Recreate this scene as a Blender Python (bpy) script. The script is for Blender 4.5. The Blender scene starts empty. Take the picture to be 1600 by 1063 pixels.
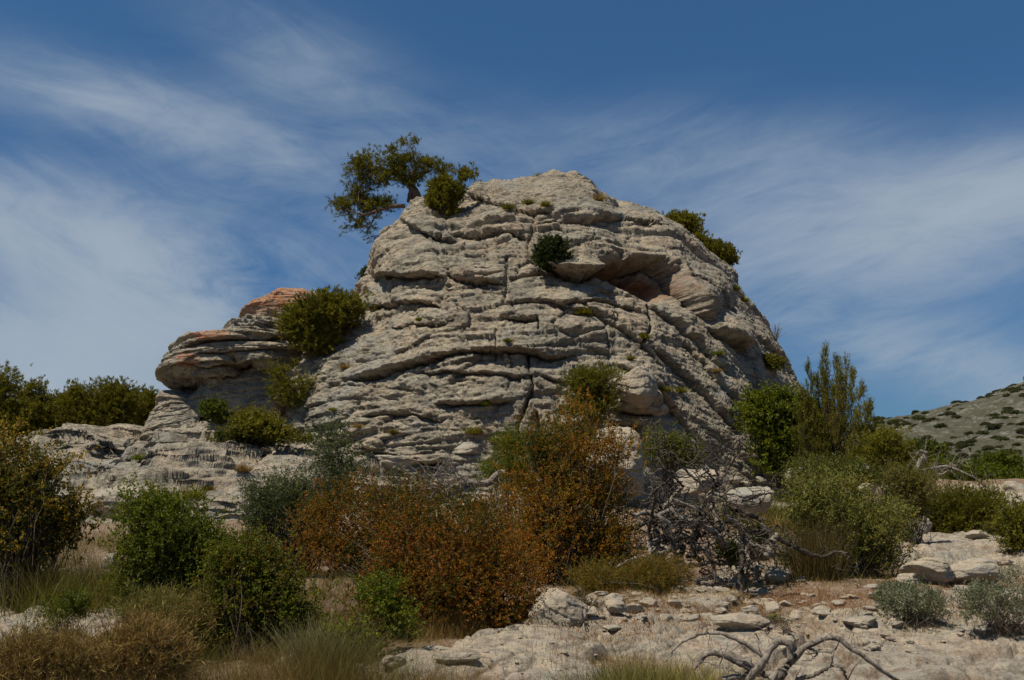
import bpy, math, time
import numpy as np
T0 = time.time()
R = math.radians
SC = bpy.context.scene
COL = SC.collection

# ------------------------------------------------------------------ camera
CAM_H = 1.6
FPX = 1716.0                       # focal length in pixels of the 1600 px wide photograph
HOR = 800.0                        # row of the level line
PITCH = math.atan((HOR - 531.5) / FPX)
cam = bpy.data.cameras.new('camera'); camo = bpy.data.objects.new('camera', cam); COL.objects.link(camo)
camo.location = (0, 0, CAM_H); camo.rotation_euler = (R(90) + PITCH, 0, 0)
cam.sensor_width = 36; cam.lens = 36 * FPX / 1600; cam.clip_end = 6000; cam.clip_start = 0.1
SC.camera = camo
SC.view_settings.view_transform = 'Standard'; SC.view_settings.look = 'None'
SC.view_settings.exposure = 0.18; SC.view_settings.gamma = 1

# ------------------------------------------------------------------ sky and sun
SUN_EL, SUN_AZ = R(62), R(-124)      # azimuth clockwise from +Y (view direction)
sun = bpy.data.lights.new('sun', 'SUN'); suno = bpy.data.objects.new('sun', sun); COL.objects.link(suno)
sun.energy = 4.8; sun.angle = R(0.53); sun.color = (1.0, 0.90, 0.74)
suno.rotation_euler = (math.pi/2 - SUN_EL, 0, -SUN_AZ + math.pi)
W = bpy.data.worlds.new('World'); SC.world = W; W.use_nodes = True

def build_world():
    nt = W.node_tree; nt.nodes.clear(); N = nt.nodes.new; L = nt.links.new
    out = N('ShaderNodeOutputWorld'); bg = N('ShaderNodeBackground'); bg.inputs[1].default_value = 0.075
    sky = N('ShaderNodeTexSky'); sky.sky_type = 'NISHITA'; sky.sun_disc = False
    sky.sun_elevation = SUN_EL; sky.sun_rotation = SUN_AZ
    sky.air_density = 1.0; sky.dust_density = 0.4; sky.ozone_density = 2.5; sky.altitude = 300
    tc = N('ShaderNodeTexCoord'); sep = N('ShaderNodeSeparateXYZ'); L(tc.outputs['Generated'], sep.inputs[0])
    def M(op, a, b=None, c=None):
        n = N('ShaderNodeMath'); n.operation = op
        for i, v in enumerate((a, b, c)):
            if v is None: continue
            if isinstance(v, (int, float)): n.inputs[i].default_value = v
            else: L(v, n.inputs[i])
        return n.outputs[0]
    yy = M('MAXIMUM', M('ABSOLUTE', sep.outputs[1]), 0.15)
    u = M('DIVIDE', sep.outputs[0], yy); v = M('DIVIDE', sep.outputs[2], yy)
    cmb = N('ShaderNodeCombineXYZ'); L(u, cmb.inputs[0]); L(v, cmb.inputs[1])
    def noise(scale, loc, sx, sy, det, rough, dist, ang=0):
        mp = N('ShaderNodeMapping'); L(cmb.outputs[0], mp.inputs[0])
        mp.vector_type = 'TEXTURE'; mp.inputs['Location'].default_value = loc; mp.inputs['Scale'].default_value = (1/sx, 1/sy, 1); mp.inputs['Rotation'].default_value = (0, 0, ang)
        n = N('ShaderNodeTexNoise'); L(mp.outputs[0], n.inputs['Vector']); n.inputs['Scale'].default_value = scale
        n.inputs['Detail'].default_value = det; n.inputs['Roughness'].default_value = rough; n.inputs['Distortion'].default_value = dist
        return n.outputs[0]
    nl = noise(2.6, (3.1, 1.7, 0), .8, 1.9, 8, 0.62, 1.3, R(-15)); nr = noise(2.4, (7.3, 2.2, 0), .7, 2.0, 8, 0.6, 1.3, R(14))
    fl = noise(6.0, (1.3, 5.2, 0), .9, 3.0, 9, 0.68, 1.6, R(-24)); fr_ = noise(6.0, (4.3, 3.2, 0), .9, 3.0, 9, 0.68, 1.6, R(20))
    side = N('ShaderNodeMapRange'); L(u, side.inputs[0]); side.inputs[1].default_value = -.06; side.inputs[2].default_value = .10; side.interpolation_type = 'SMOOTHSTEP'
    def lerp(a, b): return M('ADD', M('MULTIPLY', a, M('SUBTRACT', 1.0, side.outputs[0])), M('MULTIPLY', b, side.outputs[0]))
    n1 = lerp(nl, nr); n3 = lerp(fl, fr_); n2 = noise(1.6, (9.1, 4.4, 0), 1, 1.5, 5, .5, .3, 0)
    def blob(u0, v0, su, sv, ang, amp):
        c, s = math.cos(ang), math.sin(ang)
        du = M('SUBTRACT', u, u0); dv = M('SUBTRACT', v, v0)
        a = M('DIVIDE', M('ADD', M('MULTIPLY', du, c), M('MULTIPLY', dv, s)), su)
        b = M('DIVIDE', M('SUBTRACT', M('MULTIPLY', dv, c), M('MULTIPLY', du, s)), sv)
        r2 = M('ADD', M('MULTIPLY', a, a), M('MULTIPLY', b, b))
        return M('MULTIPLY', M('EXPONENT', M('MULTIPLY', r2, -1)), amp)
    tot = None
    for bl in CLOUDS:
        k = blob(*bl); tot = k if tot is None else M('ADD', tot, k)
    tex = M('ADD', M('ADD', M('MULTIPLY', n1, 1.7), M('MULTIPLY', n2, 2.0)), M('MULTIPLY', n3, .95))
    tex = M('SUBTRACT', tex, 1.74)
    cl = M('MULTIPLY', tot, M('POWER', M('MAXIMUM', M('MULTIPLY', tex, 1.75), 0.0), 1.5))
    n = N('ShaderNodeMath'); n.operation = 'SUBTRACT'; n.use_clamp = True; n.inputs[0].default_value = 1.0; L(M('EXPONENT', M('MULTIPLY', cl, -.8)), n.inputs[1])
    mix = N('ShaderNodeMix'); mix.data_type = 'RGBA'; L(n.outputs[0], mix.inputs[0])
    tint = N('ShaderNodeMix'); tint.data_type = 'RGBA'; tint.blend_type = 'MULTIPLY'; tint.inputs[0].default_value = 1
    L(sky.outputs[0], tint.inputs[6])
    vr = N('ShaderNodeValToRGB'); L(v, vr.inputs[0]); e = vr.color_ramp.elements      # the photographed air is clear and deep blue down to the hills
    e[0].position = 0.0; e[0].color = (SKY_TINT[0]*.62, SKY_TINT[1]*.56, SKY_TINT[2]*.66, 1); e[1].position = .62; e[1].color = SKY_TINT
    m_ = e.new(.25); m_.color = (SKY_TINT[0]*.80, SKY_TINT[1]*.77, SKY_TINT[2]*.86, 1); L(vr.outputs[0], tint.inputs[7])
    L(tint.outputs[2], mix.inputs[6]); mix.inputs[7].default_value = CLOUD_COL
    L(mix.outputs[2], bg.inputs[0]); L(bg.outputs[0], out.inputs[0])
SKY_TINT = (0.43, 0.755, 0.92, 1)
CLOUD_COL = (4.1, 4.95, 5.9, 1)
def uv_(px, py):  # direction of a photographed cloud, as world slopes
    return ((px-800)/FPX/ (math.cos(PITCH)-(531.5-py)/FPX*math.sin(PITCH)), ((531.5-py)/FPX*math.cos(PITCH)+math.sin(PITCH))/(math.cos(PITCH)-(531.5-py)/FPX*math.sin(PITCH)))
CLOUDS = []
for (px, py, sx, sy, a, amp) in [(300, 430, 330, 110, -12, 1.0), (150, 520, 300, 70, 4, .75), (330, 210, 330, 60, -20, .65), (1330, 400, 400, 100, 12, 1.1),
        (1560, 300, 230, 60, 18, .8), (1480, 560, 220, 55, -12, .95), (980, 260, 360, 85, 0, .55), (90, 150, 180, 40, -10, .35), (480, 110, 200, 80, -30, .35), (60, 620, 300, 80, 0, 1.3), (200, 400, 420, 60, -22, .8)]:
    uu, vv = uv_(px, py)
    CLOUDS.append((uu, vv, sx/FPX, sy/FPX, R(a), amp*1.35))
build_world()

# ------------------------------------------------------------------ numeric helpers
rng = np.random.default_rng(7)
TBL = np.random.default_rng(11).random((64, 64, 64)).astype(np.float32) * 2 - 1
def vn(P, seed=0):
    P = np.asarray(P, dtype=np.float64) + seed * 13.37
    I = np.floor(P).astype(np.int64); F = (P - I); F = F * F * F * (F * (F * 6 - 15) + 10)
    i0 = I & 63; i1 = (I + 1) & 63
    x0, y0, z0 = i0[..., 0], i0[..., 1], i0[..., 2]; x1, y1, z1 = i1[..., 0], i1[..., 1], i1[..., 2]
    fx, fy, fz = F[..., 0], F[..., 1], F[..., 2]
    a = TBL[x0, y0, z0] * (1-fx) + TBL[x1, y0, z0] * fx
    b = TBL[x0, y1, z0] * (1-fx) + TBL[x1, y1, z0] * fx
    c = TBL[x0, y0, z1] * (1-fx) + TBL[x1, y0, z1] * fx
    d = TBL[x0, y1, z1] * (1-fx) + TBL[x1, y1, z1] * fx
    return (a*(1-fy) + b*fy) * (1-fz) + (c*(1-fy) + d*fy) * fz
def fbm(P, octv=4, seed=0, gain=0.5):
    s = 0; a = 1; t = 0; P = np.asarray(P)
    for k in range(octv):
        s = s + a * vn(P * (2.03 ** k), seed + k * 5); t += a; a *= gain
    return s / t
def sst(a, b, x):
    t = np.clip((x - a) / (b - a), 0, 1); return t*t*(3-2*t)
def hsh(i, j, k=0):
    h = (i.astype(np.int64) * 73856093) ^ (j.astype(np.int64) * 19349663) ^ (k * 83492791)
    h = (h ^ (h >> 13)) * 1274126177 & 0xffffffff
    return ((h ^ (h >> 16)) & 0xffff) / 65535.0
CP, SP = math.cos(PITCH), math.sin(PITCH)
def p2w(px, py, Y):
    a = (np.asarray(px, float) - 800) / FPX; b = (531.5 - np.asarray(py, float)) / FPX
    dx, dy, dz = a, CP - b*SP, SP + b*CP
    k = Y / dy
    return np.stack([dx*k, dy*k + 0*dx, CAM_H + dz*k], -1)
def w2p(P):
    x, y, z = P[..., 0], P[..., 1], P[..., 2] - CAM_H
    f = y*CP + z*SP; u = -y*SP + z*CP
    f = np.where(np.abs(f) < 1e-3, 1e-3, f)
    return 800 + FPX*x/f, 531.5 - FPX*u/f, f

# ------------------------------------------------------------------ object helpers
def tag(o, label=None, cat=None, group=None, kind=None):
    if label: o['label'] = label
    if cat: o['category'] = cat
    if group: o['group'] = group
    if kind: o['kind'] = kind
    return o
def empty(name, loc, label, cat, group=None):
    o = bpy.data.objects.new(name, None); COL.objects.link(o); o.location = tuple(loc); o.empty_display_size = .2
    return tag(o, label, cat, group)
def mesh(name, V, F, mat, parent=None, attrs=None, smooth=True, origin=None):
    V = np.asarray(V, dtype=np.float32); F = np.asarray(F)
    if origin is not None: V = V - np.asarray(origin, dtype=np.float32)
    k = F.shape[1]
    me = bpy.data.meshes.new(name); me.vertices.add(len(V)); me.vertices.foreach_set('co', V.ravel())
    me.loops.add(F.size); me.loops.foreach_set('vertex_index', F.astype(np.int32).ravel())
    me.polygons.add(len(F)); me.polygons.foreach_set('loop_start', np.arange(0, F.size, k, dtype=np.int32))
    try: me.polygons.foreach_set('loop_total', np.full(len(F), k, dtype=np.int32))
    except Exception: pass
    me.polygons.foreach_set('use_smooth', np.full(len(F), smooth))
    if attrs:
        for n, a in attrs.items():
            a = np.asarray(a, dtype=np.float32)
            if a.ndim == 2:
                at = me.attributes.new(n, 'FLOAT_COLOR', 'POINT')
                if a.shape[1] == 3: a = np.concatenate([a, np.ones((len(a), 1), np.float32)], 1)
                at.data.foreach_set('color', a.ravel())
            else:
                at = me.attributes.new(n, 'FLOAT', 'POINT'); at.data.foreach_set('value', a)
    me.update(calc_edges=True); me.materials.append(mat)
    o = bpy.data.objects.new(name, me); COL.objects.link(o)
    if parent is not None: o.parent = parent
    elif origin is not None: o.location = tuple(origin)
    return o
def gridfaces(na, nb, wrap=False):
    i = np.arange(na if wrap else na-1)[:, None]; j = np.arange(nb-1)[None, :]
    i2 = (i+1) % na
    return np.stack([i*nb+j, i2*nb+j, i2*nb+j+1, i*nb+j+1], -1).reshape(-1, 4)

# ------------------------------------------------------------------ materials
def newmat(name):
    m = bpy.data.materials.new(name); m.use_nodes = True; nt = m.node_tree
    b = nt.nodes['Principled BSDF']; return m, nt, b
def nz(nt, vec, scale, det=5, rough=.55, dist=0, sc=(1,1,1), rot=(0,0,0)):
    mp = nt.nodes.new('ShaderNodeMapping'); nt.links.new(vec, mp.inputs[0]); mp.inputs['Scale'].default_value = sc; mp.inputs['Rotation'].default_value = rot
    n = nt.nodes.new('ShaderNodeTexNoise'); nt.links.new(mp.outputs[0], n.inputs['Vector'])
    n.inputs['Scale'].default_value = scale; n.inputs['Detail'].default_value = det; n.inputs['Roughness'].default_value = rough; n.inputs['Distortion'].default_value = dist
    return n.outputs[0]
def ramp(nt, fac, stops):
    r = nt.nodes.new('ShaderNodeValToRGB'); nt.links.new(fac, r.inputs[0]); e = r.color_ramp.elements
    while len(e) < len(stops): e.new(0.5)
    for k, (p, c) in enumerate(stops):
        e[k].position = p; e[k].color = (c, c, c, 1) if isinstance(c, (int, float)) else (*c, 1)
    return r.outputs[0]
def mixc(nt, fac, a, b, bt='MIX'):
    n = nt.nodes.new('ShaderNodeMix'); n.data_type = 'RGBA'; n.blend_type = bt
    for s, v in ((0, fac), (6, a), (7, b)):
        if isinstance(v, (int, float)): n.inputs[s].default_value = v
        elif isinstance(v, tuple): n.inputs[s].default_value = (*v, 1)
        else: nt.links.new(v, n.inputs[s])
    return n.outputs[2]
def mth(nt, op, a, b=0.0):
    n = nt.nodes.new('ShaderNodeMath'); n.operation = op
    for s, v in ((0, a), (1, b)):
        if isinstance(v, (int, float)): n.inputs[s].default_value = v
        else: nt.links.new(v, n.inputs[s])
    return n.outputs[0]
def rock_nodes(nt, c1, c2, c3, k=1.0, dirt=1.0):
    geo = nt.nodes.new('ShaderNodeNewGeometry'); pos = geo.outputs['Position']
    big = ramp(nt, nz(nt, pos, .35*k, 6, .62, .6), [(.40, 0), (.62, 1)])
    c = mixc(nt, big, c1, c2)
    c = mixc(nt, ramp(nt, nz(nt, pos, .8*k, 6, .6, .4, (1, 1, 1.8)), [(.50, 0), (.70, .75)]), c, c3)
    c = mixc(nt, ramp(nt, nz(nt, pos, 3.2*k, 8, .72, .3, (1, 1, 2.2)), [(.38, .85*dirt), (.53, 0)]), c, (.10, .092, .078))      # weathered dark crust
    c = mixc(nt, ramp(nt, nz(nt, pos, 5.5*k, 6, .7, .2), [(.56, 0), (.66, .55)]), c, (.44, .425, .38))                 # pale crustose lichen
    c = mixc(nt, ramp(nt, nz(nt, pos, 26*k, 5, .75), [(.36, .75*dirt), (.52, 0)]), c, (.075, .065, .05))                    # pitting
    c = mixc(nt, ramp(nt, nz(nt, pos, 1.1*k, 6, .65, .4, (1, 1, .22)), [(.54, 0), (.66, .5*dirt)]), c, (.155, .15, .135))      # dark runs left by water
    c = mixc(nt, ramp(nt, nz(nt, pos, .55*k, 7, .7, .8), [(.55, 0), (.63, .55)]), c, (.27, .275, .255))             # grey lichen fields
    vo = nt.nodes.new('ShaderNodeTexVoronoi'); vo.feature = 'F1'; vo.inputs['Scale'].default_value = 9*k; nt.links.new(pos, vo.inputs['Vector'])
    n1 = nz(nt, pos, 5*k, 8, .72, .2, (1, 1, 2.6)); n2 = nz(nt, pos, 30*k, 6, .75, 0, (1, 1, 1.6))
    h = mth(nt, 'ADD', mth(nt, 'MULTIPLY', n1, 1.0), mth(nt, 'MULTIPLY', n2, .30))
    h = mth(nt, 'ADD', h, mth(nt, 'MULTIPLY', vo.outputs[0], .12))
    return c, h, pos
def bump(nt, h, b, strength, dist):
    bp = nt.nodes.new('ShaderNodeBump'); bp.inputs['Strength'].default_value = strength; bp.inputs['Distance'].default_value = dist
    nt.links.new(h, bp.inputs['Height']); nt.links.new(bp.outputs[0], b.inputs['Normal'])
def attr(nt, name):
    a = nt.nodes.new('ShaderNodeAttribute'); a.attribute_name = name; return a
def rock_mat(name, c1, c2, c3, k=1.0, bd=.12, dirt=1.0):
    m, nt, b = newmat(name); c, h, pos = rock_nodes(nt, c1, c2, c3, k, dirt)
    li = attr(nt, 'lichen').outputs['Fac']
    lf = mth(nt, 'MULTIPLY', li, ramp(nt, nz(nt, pos, 6*k, 9, .8, .3, (1, 1, 2)), [(.44, 0), (.56, .95)]))
    c = mixc(nt, lf, c, (.44, .155, .055))
    cr = attr(nt, 'stain').outputs['Fac']
    c = mixc(nt, mth(nt, 'MULTIPLY', cr, ramp(nt, nz(nt, pos, 1.6*k, 6, .7, .3), [(.35, .25), (.6, 1)])), c, (.25, .10, .042))
    nt.links.new(c, b.inputs['Base Color']); b.inputs['Roughness'].default_value = .93; b.inputs['Specular IOR Level'].default_value = .2
    bump(nt, h, b, .9, bd); return m
M_ROCK = rock_mat('limestone', (.435, .37, .27), (.335, .31, .245), (.46, .345, .24))
M_BOULDER = rock_mat('boulder_limestone', (.43, .37, .28), (.36, .32, .255), (.44, .34, .245), 1.8, .05, .5)

def ground_mat():
    m, nt, b = newmat('ground'); c, h, pos = rock_nodes(nt, (.43, .365, .275), (.35, .315, .25), (.46, .35, .255), 1.6, .8)
    s1 = nz(nt, pos, 1.2, 6, .6); s2 = nz(nt, pos, 14, 8, .75)
    soil = mixc(nt, ramp(nt, s1, [(.35, 0), (.65, 1)]), (.15, .095, .055), (.24, .165, .11))
    soil = mixc(nt, ramp(nt, s2, [(.50, 0), (.62, .9)]), soil, (.34, .29, .23))
    soil = mixc(nt, ramp(nt, nz(nt, pos, 22, 6, .7), [(.36, .8), (.5, 0)]), soil, (.07, .05, .035))
    sl = attr(nt, 'slab').outputs['Fac']
    c = mixc(nt, sl, soil, c)
    nt.links.new(c, b.inputs['Base Color']); b.inputs['Roughness'].default_value = .95; b.inputs['Specular IOR Level'].default_value = .15
    hh = mth(nt, 'ADD', h, mth(nt, 'MULTIPLY', s2, 1.0)); bump(nt, hh, b, .9, .035); return m
M_GROUND = ground_mat()

def hill_mat():
    m, nt, b = newmat('hill'); geo = nt.nodes.new('ShaderNodeNewGeometry'); pos = geo.outputs['Position']
    c = mixc(nt, ramp(nt, nz(nt, pos, .5, 8, .8), [(.42, 0), (.58, 1)]), (.27, .255, .22), (.12, .12, .095))
    c = mixc(nt, ramp(nt, nz(nt, pos, .16, 9, .8, .5), [(.43, 0), (.50, .88)]), c, (.09, .088, .058))
    c = mixc(nt, ramp(nt, nz(nt, pos, .9, 8, .8), [(.40, .9), (.48, 0)]), c, (.07, .07, .045))
    nt.links.new(c, b.inputs['Base Color']); b.inputs['Roughness'].default_value = 1; b.inputs['Specular IOR Level'].default_value = .1
    bump(nt, nz(nt, pos, .6, 8, .75), b, 1, 1.2); return m
M_HILL = hill_mat()

def leaf_mat(name, rough=.55, trans=.5, spec=.22):
    m, nt, b = newmat(name); a = attr(nt, 'tint')
    nt.links.new(a.outputs['Color'], b.inputs['Base Color']); b.inputs['Roughness'].default_value = rough; b.inputs['Specular IOR Level'].default_value = spec
    tr = nt.nodes.new('ShaderNodeBsdfTranslucent'); nt.links.new(mixc(nt, 1.0, a.outputs['Color'], (1.15, 1.1, .6), 'MULTIPLY'), tr.inputs[0])
    mx = nt.nodes.new('ShaderNodeMixShader'); mx.inputs[0].default_value = trans
    nt.links.new(b.outputs[0], mx.inputs[1]); nt.links.new(tr.outputs[0], mx.inputs[2])
    nt.links.new(mx.outputs[0], nt.nodes['Material Output'].inputs[0]); return m
M_LEAF = leaf_mat('leaves'); M_NEEDLE = leaf_mat('needles', .6, .38, .2); M_GRASS = leaf_mat('grass_blades', .7, .3, .15)
def bark_mat(name, c1, c2, k=1):
    m, nt, b = newmat(name); tc = nt.nodes.new('ShaderNodeNewGeometry'); pos = tc.outputs['Position']
    c = mixc(nt, ramp(nt, nz(nt, pos, 16*k, 7, .75, .5), [(.38, 0), (.6, 1)]), c1, c2)
    nt.links.new(c, b.inputs['Base Color']); b.inputs['Roughness'].default_value = .9; b.inputs['Specular IOR Level'].default_value = .2
    bump(nt, nz(nt, pos, 45*k, 6, .8), b, .8, .015); return m
M_BARK = bark_mat('bark', (.05, .035, .025), (.16, .115, .085))
M_DEAD = bark_mat('dead_wood', (.06, .048, .036), (.32, .28, .235), 1.3)
M_CHAR = bark_mat('charred_wood', (.022, .018, .013), (.12, .10, .08), 1.3)
M_TWIG = bark_mat('twigs', (.06, .045, .03), (.13, .10, .075))

# ------------------------------------------------------------------ rock displacement
def ledges(P, s, seed, warp=.28, blockw=4.5, bl=.05):
    """beds of thickness s seen as overlapping slabs: lip at the foot of each bed, vertical joints between blocks"""
    X, Y, Z = P[..., 0], P[..., 1], P[..., 2]
    b = bedc(P)
    Q = np.stack([X*.34/s**.6, Y*.34/s**.6, b*.8/s**.6], -1)
    q = b/s + warp*fbm(Q*.8, 3, seed)*1.6
    i = np.floor(q); f = q - i
    t = X*.94 + Y*.34; w = blockw*s; wn = .35*vn(Q*.9, seed+7); z0 = t*0+seed
    def layer(i, f):
        r = vn(np.stack([t/(8*s), i*7.31, z0], -1), seed+3)
        q2 = t/w + hsh(i, i*0+3, seed)*9 + wn; j = np.floor(q2); g = q2 - j
        rb = hsh(i, j, seed+5) - .5; present = hsh(i, j, seed+9)
        e = np.minimum(g, 1-g)*w/s
        rb = rb*sst(0, .06, e)
        vcrack = np.exp(-(e/.09)) * (present > .55)
        return .55*r + .7*((1-f)**1.3 - .45) + .55*rb - .55*np.exp(-f/.07)*(.4+.6*present) - (.45*vcrack if s > .5 else 0)
    k = sst(0, bl, f)                      # the lip of one bed rolls over onto the next across a short height
    return layer(i, f)*k + layer(i-1, f*0+1)*(1-k)
def fracture(P, a, b, seed):
    # broken rock: each cell of a jittered lattice stretched along the bedding has its own offset and tilt
    Q = np.stack([P[..., 0]/a, P[..., 1]/a, bedc(P)/b], -1) + .35*np.stack([vn(P*.9/a, seed), vn(P*.9/a+7, seed), vn(P*.9/a+15, seed)], -1)
    I0 = np.floor(Q-.5).astype(np.int64); d1 = np.full(Q.shape[:-1], 1e9); d2 = d1.copy(); off = np.zeros(Q.shape[:-1])
    for k in range(8):
        I = I0 + np.array([k & 1, (k >> 1) & 1, k >> 2]); J = I & 63
        h = [TBL[J[..., 0], J[..., 1], (J[..., 2]+seed*7+m*19) & 63] for m in range(4)]
        V = Q - (I + .5 + .42*np.stack(h[:3], -1)); d = (V**2).sum(-1)
        o = h[3]*.5 + (V[..., 0]*h[1] + V[..., 2]*(h[0]-.5))*.55
        n = d < d1; d2 = np.where(n, d1, np.minimum(d2, d)); off = np.where(n, o, off); d1 = np.where(n, d, d1)
    return off, np.sqrt(d2)-np.sqrt(d1)
BED_X = 5.0
def bedc(P):
    X = P[..., 0]; d = X - BED_X
    return P[..., 2] + .75*(np.log1p(np.exp(np.clip(d*1.1, -20, 20)))/1.1) - .05*np.minimum(X, BED_X) + .08*(P[..., 1]-35)
def rock_disp(P, amp=1.0, smooth_mask=None, fr=True, small=1.0, bl=.05):
    X, Y, Z = P[..., 0], P[..., 1], P[..., 2]
    sm = 0 if smooth_mask is None else smooth_mask
    lf = (1-.6*sst(-1.0, 4.5, X))*small; sm = np.maximum(sm, 0)
    m1 = sst(-.35, .35, fbm(P*.16, 2, 21)); m2 = sst(-.3, .3, fbm(P*.3, 3, 31))*lf; m3 = sst(-.2, .3, fbm(P*.5, 3, 41))*lf
    B = np.stack([X*.45, Y*.45, bedc(P)*1.1], -1)
    d = .34*fbm(P*.28, 3, 1) + .16*fbm(B*1.1, 4, 51)
    d += (.20*(.3+.7*m1)) * ledges(P, 1.9, 2, bl=bl) * (1-.1*sm)
    d += (.115*(.25+.75*m2)) * ledges(P, .70, 4, bl=bl) * (1-.6*sm)
    d += (.10*(.12+.88*m3)) * ledges(P, .25, 6, .5, 4.0, bl=bl) * (1-.6*sm)
    d += .045*(.15+.85*m3) * ledges(P, .11, 8, .5, 5.0, bl=bl) * (1-.4*sm)
    if fr:
        o, e = fracture(P, 1.5, .62, 3); d += (small > .5)*(.15*o - .10*np.exp(-e/.05))*(.15+.85*m1)*(1-.85*sm)
        o, e = fracture(P, .48, .2, 5); d += small*(.05*o - .035*np.exp(-e/.07))*(.2+.8*m2)*(1-.5*sm)
        o, e = fracture(P, .2, .075, 9); d += small*(.035*o - .018*np.exp(-e/.1))
    rd = 1-np.abs(fbm(B*2.6, 4, 61, .6)); d += .07*(rd-.8) + .03*fbm(P*8, 3, 71, .7)
    rd = 1-np.abs(fbm(B*np.array([1.6, 1.6, 6.5]), 3, 65, .6)); d -= .07*sst(.86, .98, rd)*(.3+.7*m3)
    return amp*d
def seg_y(poly, px):
    p = np.array(poly, float); y = np.interp(px, p[:, 0], p[:, 1]); L = p[-1, 0]-p[0, 0]
    e = np.clip(np.minimum(px-p[0, 0], p[-1, 0]-px)/(0.12*L+4), 0, 1)
    return y, e
def feat_ledge(px, py, poly, amp, la, lb, cr=.5):
    y, e = seg_y(poly, px + 4*0); s = py - y
    o = np.where(s < 0, np.exp(np.minimum(s, 0)/la)*.6, -np.exp(-np.maximum(s, 0)/lb)*.5)
    return amp*e*o - cr*amp*e*np.exp(-(s/2.6)**2)
def dist_poly(px, py, poly):
    d = np.full(px.shape, 1e9)
    for (x0, y0), (x1, y1) in zip(poly[:-1], poly[1:]):
        vx, vy = x1-x0, y1-y0; t = np.clip(((px-x0)*vx + (py-y0)*vy)/(vx*vx+vy*vy), 0, 1)
        d = np.minimum(d, np.hypot(px-x0-t*vx, py-y0-t*vy))
    return d

LEDGES = [  # (outline of the foot of an overhanging bed, reach in m, falloff above, falloff below)
    ([(530,590),(600,581),(660,566),(720,551),(770,547),(800,551),(860,560),(910,552)], .55, 26, 9),
    ([(572,428),(640,432),(690,428)], .55, 40, 12),
    ([(695,424),(730,436),(788,443)], .5, 20, 7),
    ([(628,345),(660,358),(720,366)], .45, 18, 7),
    ([(700,352),(740,360),(790,350),(830,356)], .35, 18, 7),
    ([(790,436),(850,421),(905,428),(948,448)], .30, 16, 7),
    ([(720,300),(800,318),(870,330)], .3, 16, 8),
    ([(830,346),(900,330),(980,345),(1040,360)], .25, 12, 8),
    ([(826,345),(845,405),(880,424),(925,430),(950,408),(985,400),(1025,402),(1050,420),(1068,462),(1085,490),(1108,506)], 1.25, 60, 10),
    ([(1096,512),(1130,532),(1168,546)], .8, 34, 9),
    ([(1010,476),(1060,505),(1100,545),(1150,590)], .35, 20, 10),
    ([(640,580),(720,584),(850,587)], .25, 10, 5),
    ([(675,628),(740,634),(800,624)], .35, 22, 5),
    ([(560,650),(640,645),(690,655)], .25, 12, 5),
    ([(560,700),(640,718),(705,724)], .45, 20, 6),
    ([(780,494),(810,502),(842,506)], .35, 12, 5),
    ([(560,480),(640,470),(690,476)], .3, 12, 5),
    ([(600,510),(680,506),(715,500)], .22, 10, 5),
    ([(840,585),(880,600),(930,590)], .2, 14, 6),
    ([(960,640),(990,648),(1035,650)], .5, 36, 7),
    ([(1180,520),(1215,555),(1240,600)], .4, 14, 7),
    ([(1060,420),(1090,450),(1120,480),(1150,500)], .25, 22, 14),
    ([(900,470),(940,500),(1000,540),(1040,580)], .25, 16, 8),
    ([(1010,545),(1060,575),(1110,620),(1160,680)], .35, 26, 9), ([(1070,530),(1120,585),(1165,640),(1190,680)], .35, 26, 9), ([(950,575),(1010,600),(1060,650),(1110,700)], .3, 22, 8),
    ([(870,480),(930,470),(1000,490)], .3, 22, 8), ([(790,470),(860,478),(930,492)], .25, 18, 7)]
VCRACKS = [([(792,395),(790,440),(785,475)], 3, .55), ([(712,478),(722,515),(738,552)], 2.4, .4), ([(826,555),(832,600),(822,622),(812,660),(808,705)], 3.2, .6),
    ([(943,505),(948,545),(950,575)], 2.6, .5), ([(832,325),(822,365),(836,412)], 2.4, .3), ([(838,503),(841,520)], 2.2, .35), ([(1014,478),(1017,512),(1003,545)], 4, .5),
    ([(1165,545),(1180,570),(1192,612)], 5, .7), ([(775,520),(778,560)], 2, .25), ([(1168,500),(1160,540)], 3, .4), ([(690,355),(700,425)], 2.2, .3), ([(742,362),(760,410)], 2, .25),
    ([(835,645),(850,690),(845,740)], 8, .6), ([(930,640),(960,665),(1000,672)], 6, .6), ([(600,440),(640,450),(700,440)], 2, .2)]
def dome_extra(P, px, py):
    n = fbm(P*.9, 3, 91)*7; n2 = fbm(P*.9+40, 3, 92)*6
    n += fbm(P*5, 3, 94)*2.5; n2 += fbm(P*5+9, 3, 95)*2.5
    qx, qy = px+n2, py+n
    d = np.zeros(px.shape)
    for poly, amp, la, lb in LEDGES: d += feat_ledge(qx, qy, poly, amp, la, lb)
    for poly, w, dep in VCRACKS: d -= .6*dep*sst(-.5, .1, fbm(P*1.2, 2, 93))*np.exp(-(dist_poly(qx, qy, poly)/(.6*w))**2)
    # hollow under the big overhang
    c, s = math.cos(R(24)), math.sin(R(24))
    def ell(cx, cy, rx, ry, k=2.2):
        a = ((qx-cx)*c + (qy-cy)*s)/rx; b_ = (-(qx-cx)*s + (qy-cy)*c)/ry
        return np.exp(-(a*a+b_*b_)**(k/2))
    d -= 2.1*ell(998, 430, 52, 21, 2.8) + .35*ell(1030, 462, 40, 10)
    d += .6*ell(1098, 455, 34, 42) + .45*ell(1135, 515, 34, 26) + .45*ell(995, 612, 36, 34) + .3*ell(640, 395, 60, 26)
    st = np.clip(1.5*ell(1002, 430, 50, 23, 3.5) + .45*ell(1050, 440, 26, 16), 0, 1)
    return d, st

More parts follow.
